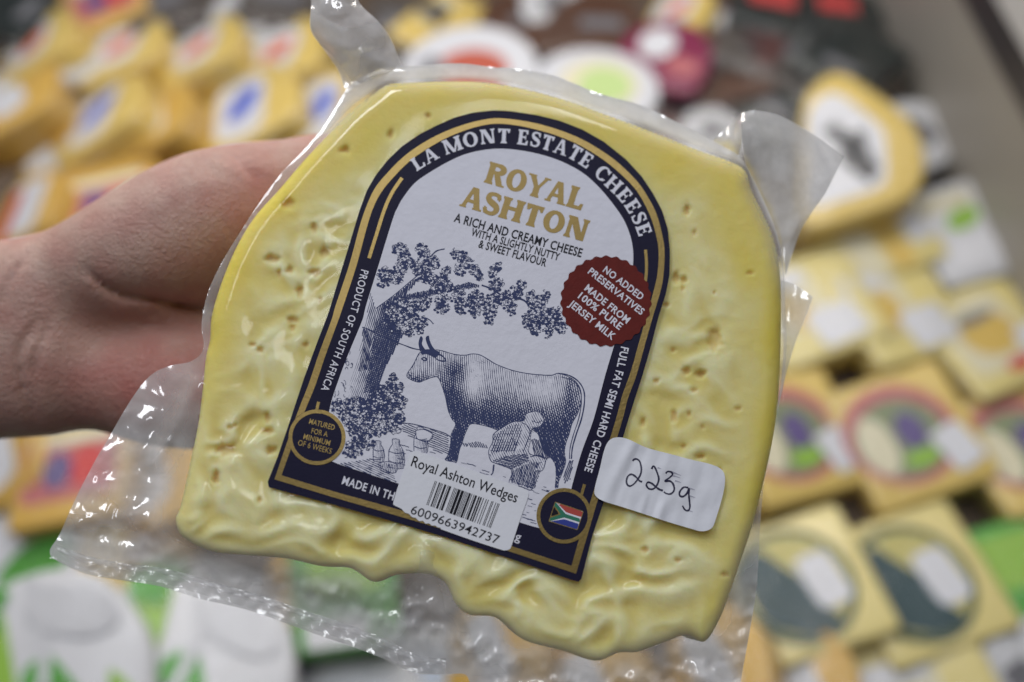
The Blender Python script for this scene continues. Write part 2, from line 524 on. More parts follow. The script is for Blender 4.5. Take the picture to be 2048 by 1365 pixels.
def film_mat(name, milk_attr=True, milk=.12, rough=.09, fres=.5, bump=.25, bscale=260, tint=(.95, .95, .96)):
    m, nt, b = new_mat(name); nt.nodes.remove(b)
    out = [n for n in nt.nodes if n.type == 'OUTPUT_MATERIAL'][0]
    tr = N(nt, 'ShaderNodeBsdfTransparent'); tr.inputs[0].default_value = (.97, .97, .965, 1)
    gl = N(nt, 'ShaderNodeBsdfGlossy'); gl.inputs['Roughness'].default_value = rough
    df = N(nt, 'ShaderNodeBsdfDiffuse'); df.inputs[0].default_value = (*tint, 1)
    tl = N(nt, 'ShaderNodeBsdfTranslucent'); tl.inputs[0].default_value = (*tint, 1)
    ad = N(nt, 'ShaderNodeMixShader'); ad.inputs[0].default_value = .28
    nt.links.new(df.outputs[0], ad.inputs[1]); nt.links.new(tl.outputs[0], ad.inputs[2])
    tc = N(nt, 'ShaderNodeTexCoord')
    nz = N(nt, 'ShaderNodeTexNoise'); nz.inputs['Scale'].default_value = bscale; nz.inputs['Detail'].default_value = 3
    nt.links.new(tc.outputs['Object'], nz.inputs['Vector'])
    bp = N(nt, 'ShaderNodeBump'); bp.inputs['Strength'].default_value = bump; bp.inputs['Distance'].default_value = .0008
    nt.links.new(nz.outputs['Fac'], bp.inputs['Height'])
    for s in (gl, df, tl):
        nt.links.new(bp.outputs[0], s.inputs['Normal'])
    m1 = N(nt, 'ShaderNodeMixShader')
    if milk_attr:
        at = N(nt, 'ShaderNodeAttribute', attribute_name='milk')
        n3 = N(nt, 'ShaderNodeTexNoise'); n3.inputs['Scale'].default_value = 120; n3.inputs['Detail'].default_value = 6
        nt.links.new(tc.outputs['Object'], n3.inputs['Vector'])
        mr = N(nt, 'ShaderNodeMapRange'); mr.inputs[1].default_value = .3; mr.inputs[2].default_value = .7; mr.inputs[3].default_value = .75; mr.inputs[4].default_value = 1.2
        nt.links.new(n3.outputs['Fac'], mr.inputs[0])
        mu = N(nt, 'ShaderNodeMath', operation='MULTIPLY'); nt.links.new(at.outputs['Fac'], mu.inputs[0]); nt.links.new(mr.outputs[0], mu.inputs[1])
        nt.links.new(mu.outputs[0], m1.inputs[0])
    else:
        m1.inputs[0].default_value = milk
    nt.links.new(tr.outputs[0], m1.inputs[1]); nt.links.new(ad.outputs[0], m1.inputs[2])
    lw = N(nt, 'ShaderNodeLayerWeight'); lw.inputs[0].default_value = .5
    pw = N(nt, 'ShaderNodeMath', operation='POWER'); pw.inputs[1].default_value = 4.5; nt.links.new(lw.outputs['Facing'], pw.inputs[0])
    nt.links.new(bp.outputs[0], lw.inputs['Normal'])
    ma = N(nt, 'ShaderNodeMath', operation='MULTIPLY_ADD'); ma.inputs[1].default_value = fres; ma.inputs[2].default_value = .018
    if milk_attr:
        # where the film clings to the cheese its rear face reflects nothing
        mb = N(nt, 'ShaderNodeMath', operation='MULTIPLY_ADD'); mb.inputs[1].default_value = .20; mb.inputs[2].default_value = .012
        nt.links.new(at.outputs['Fac'], mb.inputs[0]); nt.links.new(mb.outputs[0], ma.inputs[2])
    nt.links.new(pw.outputs[0], ma.inputs[0])
    m2 = N(nt, 'ShaderNodeMixShader'); nt.links.new(ma.outputs[0], m2.inputs[0])
    nt.links.new(m1.outputs[0], m2.inputs[1]); nt.links.new(gl.outputs[0], m2.inputs[2])
    nt.links.new(m2.outputs[0], out.inputs[0])
    return m


def skin_mat():
    m, nt, b = new_mat('skin')
    tc = N(nt, 'ShaderNodeTexCoord')
    nz = N(nt, 'ShaderNodeTexNoise'); nz.inputs['Scale'].default_value = 110; nz.inputs['Detail'].default_value = 8; nz.inputs['Roughness'].default_value = .65
    nt.links.new(tc.outputs['Object'], nz.inputs['Vector'])
    rp = N(nt, 'ShaderNodeValToRGB'); rp.color_ramp.elements[0].position = .33; rp.color_ramp.elements[1].position = .68
    rp.color_ramp.elements[0].color = (.45, .265, .215, 1); rp.color_ramp.elements[1].color = (.56, .38, .315, 1)
    nt.links.new(nz.outputs['Fac'], rp.inputs[0])
    at = N(nt, 'ShaderNodeAttribute', attribute_name='flush')
    m1 = N(nt, 'ShaderNodeMix', data_type='RGBA'); m1.inputs[7].default_value = (.46, .155, .13, 1)
    nt.links.new(at.outputs['Fac'], m1.inputs[0]); nt.links.new(rp.outputs[0], m1.inputs[6])
    nt.links.new(m1.outputs[2], b.inputs['Base Color'])
    b.inputs['Roughness'].default_value = .48
    b.inputs['Subsurface Weight'].default_value = .3; b.inputs['Subsurface Radius'].default_value = (1, .35, .2); b.inputs['Subsurface Scale'].default_value = .003
    mp = N(nt, 'ShaderNodeMapping'); mp.inputs['Rotation'].default_value = (0, 0, .5); mp.inputs['Scale'].default_value = (1, 2.4, 1.5)
    nt.links.new(tc.outputs['Object'], mp.inputs[0])
    v = N(nt, 'ShaderNodeTexVoronoi', feature='DISTANCE_TO_EDGE'); v.inputs['Scale'].default_value = 800
    nt.links.new(mp.outputs[0], v.inputs['Vector'])
    n2 = N(nt, 'ShaderNodeTexNoise'); n2.inputs['Scale'].default_value = 420; n2.inputs['Detail'].default_value = 6
    nt.links.new(mp.outputs[0], n2.inputs['Vector'])
    a = N(nt, 'ShaderNodeMath', operation='ADD'); nt.links.new(v.outputs['Distance'], a.inputs[0]); nt.links.new(n2.outputs['Fac'], a.inputs[1])
    bp = N(nt, 'ShaderNodeBump'); bp.inputs['Strength'].default_value = .45; bp.inputs['Distance'].default_value = .0011
    nt.links.new(a.outputs[0], bp.inputs['Height']); nt.links.new(bp.outputs[0], b.inputs['Normal'])
    return m


M['cheese'] = cheese_mat()
M['film'] = film_mat('vacuum_film', True, rough=.06, fres=.75, bump=.06, bscale=160)
M['seal'] = film_mat('sealed_film', True, rough=.05, fres=.7, bump=.10, bscale=700)
M['skin'] = skin_mat()

# ================================================================== background: the cold display
# shelf plane, tilted away from the viewer
SN = np.array([0.0, 0.50, 0.866]); SN /= np.linalg.norm(SN)
S0 = np.array([0, -0.03, -0.76])
SU = np.array([0, SN[2], -SN[1]])      # up the slope
SRt = np.array([1.0, 0, 0])


def shelf(px, py, h=0.0):
    d = np.array([(px - 1024) / 2048 * K, -(py - 682.5) / 2048 * K, -1.0])
    t = ((S0 @ SN) + h) / (d @ SN)
    return d * t          # camera space


def to_w(p):
    return np.asarray(p) @ CAMN[:3, :3].T + CAMN[:3, 3]


M['shelf'] = simple('shelf_metal', (.085, .055, .035), .55, var=.25, scale=12)
M['panel'] = simple('case_panel', (.34, .32, .29), .45, var=.05, scale=8)
M['rail'] = simple('dark_trim', (.05, .045, .05), .4)
M['railtop'] = simple('white_rail', (.6, .6, .6), .35, var=.03)

a, b = 3.0, 3.0
v = [to_w(S0 + SRt * x + SU * y) for x, y in ((-a, -.9), (a, -.9), (a, 1.6), (-a, 1.6))]
sh = mk('display_shelf', v, [[0, 1, 2, 3]], M['shelf'], smooth=False); sh['kind'] = 'structure'

# side panel of the cabinet with its rail
B0, B1 = shelf(1690, -60), shelf(2010, 640)
along = B1 - B0; along /= np.linalg.norm(along)
pn = np.cross(along, SN)


def on_panel(px, py):
    d = np.array([(px - 1024) / 2048 * K, -(py - 682.5) / 2048 * K, -1.0])
    return d * ((B0 @ pn) / (d @ pn))


T0, T1 = on_panel(1925, -10), on_panel(2060, 210)
hgt = ((T0 - B0) @ SN)
case = empty('cabinet_side_panel', Matrix.Translation(to_w(B0)), 'beige side wall of the display cabinet with a dark strip and pale rail on top', 'cabinet panel')


def slab(name, mat, a0, a1, h0, h1, off, th, parent):
    """box along the panel: a along, h above the shelf, off proud of the face"""
    sgn = 1.0 if pn[0] > 0 else -1.0
    q = pn * sgn
    vs = []
    for aa in (a0, a1):
        for hh in (h0, h1):
            for oo in (-off, -off + th):
                vs.append(to_w(B0 + along * aa + SN * hh + q * oo))
    fs = [[0, 1, 3, 2], [4, 6, 7, 5], [0, 4, 5, 1], [2, 3, 7, 6], [0, 2, 6, 4], [1, 5, 7, 3]]
    return mk(name, vs, fs, mat, parent, smooth=False)


slab('panel_face', M['panel'], -.5, 1.2, -.02, hgt, 0, .02, case)
slab('dark_strip', M['rail'], -.5, 1.2, hgt, hgt + .035, .002, .02, case)
slab('top_rail', M['railtop'], -.5, 1.2, hgt + .035, hgt + .20, .006, .05, case)


def rounded(pts, r, n=4):
    pts = [np.array(p, float) for p in pts]; out = []
    for i, p in enumerate(pts):
        a, b = pts[i - 1], pts[(i + 1) % len(pts)]
        va, vb = a - p, b - p
        rr = min(r, np.linalg.norm(va) * .45, np.linalg.norm(vb) * .45)
        s, e = p + va / np.linalg.norm(va) * rr, p + vb / np.linalg.norm(vb) * rr
        for k in range(n + 1):
            t = k / n
            out.append((1 - t) ** 2 * s + 2 * t * (1 - t) * p + t * t * e)
    return np.array(out)


def prism(out, depth, bev):
    """outline (local xy, front at z=0) with a rounded front rim and a flat back"""
    out = np.asarray(out); c = out.mean(0); n = len(out)
    if ((out[:, 0] * np.roll(out[:, 1], -1) - np.roll(out[:, 0], -1) * out[:, 1]).sum()) < 0:
        out = out[::-1]
    rings = []
    size = np.abs(out - c).max()
    for k in range(4):
        a = k / 3 * math.pi / 2
        s = 1 - bev * (1 - math.sin(a)) / size
        rings.append((c + (out - c) * s, -bev * (1 - math.cos(a))))
    rings.append((out, -depth + bev)); rings.append((c + (out - c) * (1 - bev / size), -depth))
    v = []
    for p, z in rings:
        v += [(q[0], q[1], z) for q in p]
    f = [list(range(n))]
    for k in range(len(rings) - 1):
        for i in range(n):
            j = (i + 1) % n
            f.append([k * n + i, (k + 1) * n + i, (k + 1) * n + j, k * n + j])
    f.append([(len(rings) - 1) * n + i for i in reversed(range(n))])
    return v, f


def cheese_plain(name, col, side=None):
    return simple(name, col, .42, var=.10, scale=45, bump=.15, bscale=200, coat=.25)


M['c_yellow'] = cheese_plain('yellow_cheese', (.68, .50, .14))
M['c_pale'] = cheese_plain('pale_cheese', (.70, .60, .24))
M['c_orange'] = cheese_plain('golden_cheese', (.60, .37, .075))
M['c_brown'] = cheese_plain('brown_cheese', (.085, .034, .016))
M['c_gray'] = cheese_plain('grey_package', (.075, .062, .056))
M['l_white'] = simple('bright_label', (.66, .67, .72), .5, var=.03)
M['l_orange'] = simple('orange_dot', (.72, .13, .02), .5); M['l_blue'] = simple('blue_dot', (.06, .12, .62), .5)
M['l_green'] = simple('green_dot', (.075, .34, .035), .5); M['l_lime'] = simple('lime_print', (.26, .48, .045), .5)
M['l_red'] = simple('red_print', (.55, .05, .05), .5); M['l_pink'] = simple('pink_print', (.46, .13, .14), .5)
M['l_purple'] = simple('purple_print', (.10, .07, .22), .5); M['l_straw'] = simple('straw_print', (.50, .45, .15), .5); M['l_teal'] = simple('teal_print', (.010, .045, .055), .5)
M['l_dgreen'] = simple('dark_green_print', (.022, .055, .02), .5); M['l_sage'] = simple('sage_print', (.20, .24, .13), .5)
M['l_grey'] = simple('grey_print', (.15, .15, .17), .5); M['l_dark'] = simple('dark_print', (.02, .022, .03), .5)
M['l_yellow'] = simple('gold_print', (.62, .43, .10), .5); M['l_magenta'] = simple('magenta_print', (.20, .012, .06), .4)
M['l_navy'] = simple('navy_panel', (.035, .035, .10), .5); M['l_cream'] = simple('cream_panel', (.66, .62, .45), .5)
M['l_silver'] = simple('silver_print', (.56, .57, .61), .4, var=.15, scale=40); M['l_palelime'] = simple('pale_lime_print', (.46, .60, .25), .5); M['l_rust'] = simple('rust_print', (.42, .075, .04), .5, var=.3, scale=60)
M['l_sky'] = simple('sky_panel', (.55, .64, .80), .5)
M['b_dark'] = simple('dark_wrapper', (.010, .016, .016), .3, coat=.4); M['b_meat'] = simple('dark_red_meat', (.075, .014, .012), .35, coat=.5, scale=60, var=.5)
M['b_white'] = simple('white_plastic', (.60, .61, .65), .35, var=.03)
M['bgfilm'] = film_mat('packet_film', False, milk=.012, rough=.09, fres=.22, bump=.45, bscale=70)

U = .0001


def ellipse(cx, cy, rx, ry, rot=0, n=28):
    a = np.linspace(0, 2 * np.pi, n, endpoint=False); c, s = math.cos(R(rot)), math.sin(R(rot))
    x, y = rx * np.cos(a), ry * np.sin(a)
    return np.stack([cx + x * c - y * s, cy + x * s + y * c], 1)


def rect(cx, cy, w, h, rot=0, r=.08):
    p = rounded([(-w / 2, -h / 2), (w / 2, -h / 2), (w / 2, h / 2), (-w / 2, h / 2)], r * min(w, h) * 2)
    c, s = math.cos(R(rot)), math.sin(R(rot))
    return np.stack([cx + p[:, 0] * c - p[:, 1] * s, cy + p[:, 0] * s + p[:, 1] * c], 1)


WEDGE = [(-.50, -.36), (.36, -.46), (.50, .10), (.30, .46), (-.24, .42)]
SQUARE = [(-.48, -.50), (.48, -.50), (.50, .50), (-.50, .50)]
LONG = [(-.36, -.5), (.36, -.5), (.36, .5), (-.36, .5)]
ROUND = [tuple(p) for p in ellipse(0, 0, .5, .5, n=20)]
SLICE = [(-.5, -.42), (.25, -.5), (.5, -.1), (.32, .5), (.05, .42)]
BAG = [(-.5, -.5), (.5, -.5), (.52, .1), (.2, .5), (-.25, .48), (-.5, .15)]

# kind -> outline, body material, body part name, depth fraction, list of (part name, outline, material)
KINDS = {
    'orange': (WEDGE, 'c_yellow', 'cheese', .46, [('label', rect(-.02, .04, .50, .58, -25, .22), 'l_white'), ('label_dot', ellipse(.02, .02, .17, .10, 25), 'l_orange')]),
    'blue': (WEDGE, 'c_yellow', 'cheese', .46, [('label', rect(-.02, .04, .44, .70, -25, .22), 'l_white'), ('label_dot', ellipse(.02, .06, .20, .105, 30), 'l_blue')]),
    'blank': (WEDGE, 'c_orange', 'cheese', .46, [('label', rect(0, .05, .30, .62, 8, .2), 'l_white')]),
    'redwhite': (WEDGE, 'c_orange', 'cheese', .46, [('label', rect(.08, .0, .50, .62, -15), 'l_white'), ('label_stripe', rect(-.12, .0, .16, .6, -20), 'l_red')]),
    'grapes': (SQUARE, 'c_yellow', 'cheese', .34, [('label', ellipse(-.06, .02, .43, .40), 'l_pink'), ('label_scene', ellipse(-.07, -.01, .35, .31), 'l_sage'), ('label_cream_oval', ellipse(-.26, -.02, .13, .24), 'l_cream'), ('label_grapes', ellipse(.02, .02, .11, .15), 'l_purple'), ('label_leaf', ellipse(.0, -.20, .13, .07), 'l_lime'), ('price_sticker', rect(.28, -.20, .26, .34, 14), 'l_white')]),  # a cream oval is printed at the left of the label scene
    'oval': (SQUARE, 'c_pale', 'cheese', .36, [('label', ellipse(-.06, .0, .42, .43), 'l_dgreen'), ('label_scene', ellipse(-.05, .0, .36, .37), 'l_straw'), ('label_hill', np.array([(-.36, -.22), (-.1, -.38), (.16, -.34), (.06, -.2), (.02, .02), (-.10, .18), (-.18, .34), (-.40, .20)]), 'l_teal'), ('price_sticker', rect(.14, -.02, .26, .40, 6, .15), 'l_white')]),
    'plain': (SQUARE, 'c_pale', 'cheese', .30, [('label', rect(-.14, .08, .52, .62, 0), 'l_cream'), ('label_picture', ellipse(-.12, -.02, .12, .2), 'l_yellow'), ('label_heading', rect(-.16, .30, .46, .16), 'l_white'), ('price_sticker', rect(.12, -.24, .42, .36, 6), 'l_white')]),
    'farm': (SQUARE, 'c_pale', 'cheese', .30, [('label', rect(-.05, .04, .66, .72, 0), 'l_cream'), ('label_picture', ellipse(-.02, .02, .24, .22), 'l_yellow'), ('label_arch', ellipse(-.04, .19, .20, .05), 'l_grey'), ('label_spot', ellipse(.02, -.33, .14, .06), 'l_red'), ('price_sticker', rect(.28, -.22, .28, .36, 6), 'l_white')]),
    'bigwedge': (SLICE, 'c_yellow', 'cheese', .45, [('label', np.array([(-.38, -.30), (.10, -.36), (.30, -.02), (.20, .36), (.0, .3)]), 'l_white'), ('label_figure', np.array([(.02, -.30), (.12, -.26), (.14, -.08), (.2, .02), (.1, .04), (.08, .14), (-.02, .12), (.02, .0), (-.04, -.12)]), 'l_dark')]),
    'striped': (SQUARE, 'c_pale', 'cheese', .24, [('label', rect(-.22, .0, .26, .9), 'l_cream'), ('label_stripe', rect(.06, .0, .22, .9), 'l_yellow'), ('price_sticker', rect(.34, .02, .24, .6), 'l_white')]),
    'herb': (LONG, 'b_white', 'wrapper', .24, [('label_leaf', ellipse(.06, .12, .17, .10, 20), 'l_lime'), ('label_heading', rect(-.04, .32, .5, .16), 'l_cream'), ('price_sticker', rect(.0, -.22, .46, .32), 'l_white')]),
    'greendot': (SQUARE, 'c_yellow', 'cheese', .30, [('label', rect(-.05, .12, .58, .50, 0), 'l_white'), ('label_dot', ellipse(-.02, -.02, .24, .13, 22), 'l_green'), ('label_foot', rect(.05, -.28, .34, .30, 0), 'l_white')]),
    'colourful': (SQUARE, 'c_orange', 'cheese', .26, [('label', rect(0, .0, .8, .6), 'l_pink'), ('label_flower', ellipse(.15, -.03, .16, .18), 'l_red'), ('label_purple_oval', ellipse(-.1, -.04, .12, .16), 'l_purple'), ('label_border', rect(0, .24, .7, .12), 'l_cream')]),  # a purple oval is printed beside the red flower
    'greenbag': (BAG, 'b_white', 'wrapper', .20, [('label_swirl', np.array([(-.50, -.42), (-.18, -.50), (-.10, -.10), (-.22, .36), (-.40, .16)]), 'l_lime'), ('label_band', np.array([(-.08, -.50), (.32, -.50), (.26, -.2), (.02, .10), (-.10, .02)]), 'l_green'), ('label_script', rect(.08, -.22, .34, .08, -48), 'l_dark'), ('label_crease', np.array([(-.12, .46), (-.02, .1), (.0, -.3), (.03, -.3), (.04, .1), (-.06, .46)]), 'l_silver'), ('label_panel', ellipse(.12, .27, .24, .12, -18), 'l_silver'), ('label_leaf', np.array([(-.44, .30), (-.30, .44), (-.16, .40), (-.24, .30), (-.2, .22), (-.36, .18)]), 'l_green'), ('label_swirl', np.array([(.30, .0), (.46, -.16), (.48, -.40), (.38, -.46), (.34, -.2)]), 'l_lime')]),
    'bluebag': (SQUARE, 'l_navy', 'wrapper', .22, [('label', ellipse(.10, -.1, .42, .42), 'l_white'), ('label_print', ellipse(.12, -.05, .18, .08, 20), 'l_sky')]),
    'skybag': (SQUARE, 'b_white', 'wrapper', .22, [('label', rect(0, .1, .8, .5), 'l_sky'), ('label_flower', ellipse(.1, .0, .14, .10), 'l_white')]),
    'redtub': (ROUND, 'b_white', 'tub', .42, [('lid_print', ellipse(.02, -.04, .27, .25), 'l_rust'), ('lid_print', ellipse(-.26, -.02, .10, .17), 'l_grey')]),
    'greentub': (ROUND, 'b_white', 'tub', .42, [('lid_print', ellipse(.04, .02, .30, .30), 'l_cream'), ('lid_print', ellipse(.08, .0, .2, .22), 'l_palelime')]),
    'limepack': (SQUARE, 'l_green', 'wrapper', .28, [('label', rect(0, .2, .7, .4), 'l_lime'), ('price_sticker', rect(-.1, -.34, .56, .26), 'l_white')]),
    'meat': (BAG, 'b_meat', 'wrapper', .22, [('label', rect(-.1, .1, .34, .22, -20), 'l_white'), ('label_band', rect(.05, -.15, .5, .1, -20), 'l_brown' if False else 'l_dark')]),
    'brownpack': (BAG, 'c_brown', 'wrapper', .22, [('label', rect(.0, .06, .4, .16, 15), 'l_grey')]),
    'magenta': (BAG, 'l_magenta', 'wrapper', .18, [('label', ellipse(-.12, .1, .2, .22), 'l_white'), ('label_spot', ellipse(.24, -.14, .18, .12), 'l_pink')]),
    'darkpack': (LONG, 'b_dark', 'wrapper', .25, [('label', rect(.05, -.2, .34, .14, 10), 'l_grey')]),
    'redpack': (SQUARE, 'b_dark', 'wrapper', .25, [('label', rect(-.1, .1, .5, .34, 10), 'l_red')]),
    'greypack': (SQUARE, 'c_gray', 'wrapper', .2, [('label', rect(0, .05, .5, .3, 0), 'l_grey')]),
    'whitewrap': (BAG, 'b_white', 'wrapper', .25, [('label', rect(0, 0, .4, .3, 20), 'l_grey')]),
    'yellowbar': (LONG, 'c_yellow', 'cheese', .4, [('label', rect(-.16, .1, .2, .5), 'l_cream')]),
}
PROTO = {}
NAMEOF = {'redtub': 'cheese_tub', 'greentub': 'cheese_tub', 'meat': 'meat_packet', 'brownpack': 'food_packet', 'magenta': 'food_packet', 'darkpack': 'food_packet', 'redpack': 'food_packet', 'greypack': 'food_packet', 'whitewrap': 'wrapped_packet', 'greenbag': 'cheese_bag', 'bluebag': 'cheese_bag', 'skybag': 'cheese_bag', 'limepack': 'cheese_packet', 'herb': 'wrapped_packet'}


def film_sheet(seed):
    """crinkled clear wrap lying over a unit-size front and hanging a little past it"""
    n = 26; r = np.random.RandomState(seed)
    xs = np.linspace(-.56, .56, n); gx, gy = np.meshgrid(xs, xs)
    m = np.maximum(np.abs(gx), np.abs(gy))
    z = .020 + .018 * noise(gx * 6 + seed, gy * 6, seed) + .014 * np.abs(noise(gx * 11, gy * 11 + seed, seed + 5)) - .10 * sstep(.44, .58, m)
    ex = .03 * noise(gx * 4, gy * 4, seed + 9)
    v = np.stack([gx + ex, gy + ex, z], -1).reshape(-1, 3)
    f = [[j * n + i, j * n + i + 1, (j + 1) * n + i + 1, (j + 1) * n + i] for j in range(n - 1) for i in range(n - 1)]
    return v, f


def packet(kind, px, py, size, rot, label, cat='cheese packet', group=None, lift=.03, asp=1.0, tilt=(0, 0), film=True):
    """a packet of the display lying on the shelf; size in photo pixels, rot degrees anticlockwise"""
    out, bmat, bname, dep, arts = KINDS[kind]
    p = shelf(px, py, lift)
    s = 1.08 * size * K * abs(p[2]) / 2048
    c, sn = math.cos(R(rot)), math.sin(R(rot))
    jr = random.Random(int(px * 7 + py * 13))
    rot = rot + jr.uniform(-5, 5)
    if kind in ('orange', 'blue', 'blank', 'redwhite'):
        rot, tilt = rot + 10, (tilt[0] - .48, tilt[1] + .10)
    n = SN + np.array([tilt[0] + jr.uniform(-.16, .16), tilt[1] + jr.uniform(-.12, .20), 0]); n /= np.linalg.norm(n)
    x = SRt - n * (SRt @ n); x /= np.linalg.norm(x); y = np.cross(n, x)
    X, Y = x * c + y * sn, -x * sn + y * c
    mw = Matrix([[X[0], Y[0], n[0], p[0]], [X[1], Y[1], n[1], p[1]], [X[2], Y[2], n[2], p[2]], [0, 0, 0, 1]])
    mw = CAM @ mw @ Matrix.Diagonal((s, s * asp, s, 1))
    name = NAMEOF.get(kind, 'cheese_packet')
    if kind not in PROTO:
        root = empty(name, mw, label, cat, group)
        rr = .2 if out in (WEDGE, BAG, SLICE) else .06
        v, f = prism(rounded(out, rr, 3) if out is not ROUND else np.array(out), dep, .035)
        mk(bname, v, f, M[bmat], root, world=False)
        for i, (pn_, o2, m2) in enumerate(arts):
            o2 = np.asarray(o2)
            if len(o2) < 12 and 'figure' not in pn_:
                o2 = rounded(o2, .10, 4)
            if ((o2[:, 0] * np.roll(o2[:, 1], -1) - np.roll(o2[:, 0], -1) * o2[:, 1]).sum()) < 0:
                o2 = o2[::-1]
            z = .003 * (i + 1)
            mk(pn_, [(q[0], q[1], z) for q in o2], [list(range(len(o2)))], M[m2], root, smooth=False, world=False)
        if film and out is not ROUND:
            v, f = film_sheet(len(PROTO) * 3 + 1); v[:, 2] += .02
            mk('film', v, f, M['bgfilm'], root, world=False)
        PROTO[kind] = root
        return root
    src = PROTO[kind]
    root = src.copy(); COL.objects.link(root); root.matrix_world = mw
    root['label'] = label; root['category'] = cat
    if group:
        root['group'] = group
    elif 'group' in root:
        del root['group']
    for ch in src.children:
        d = ch.copy(); COL.objects.link(d); d.parent = root
    return root


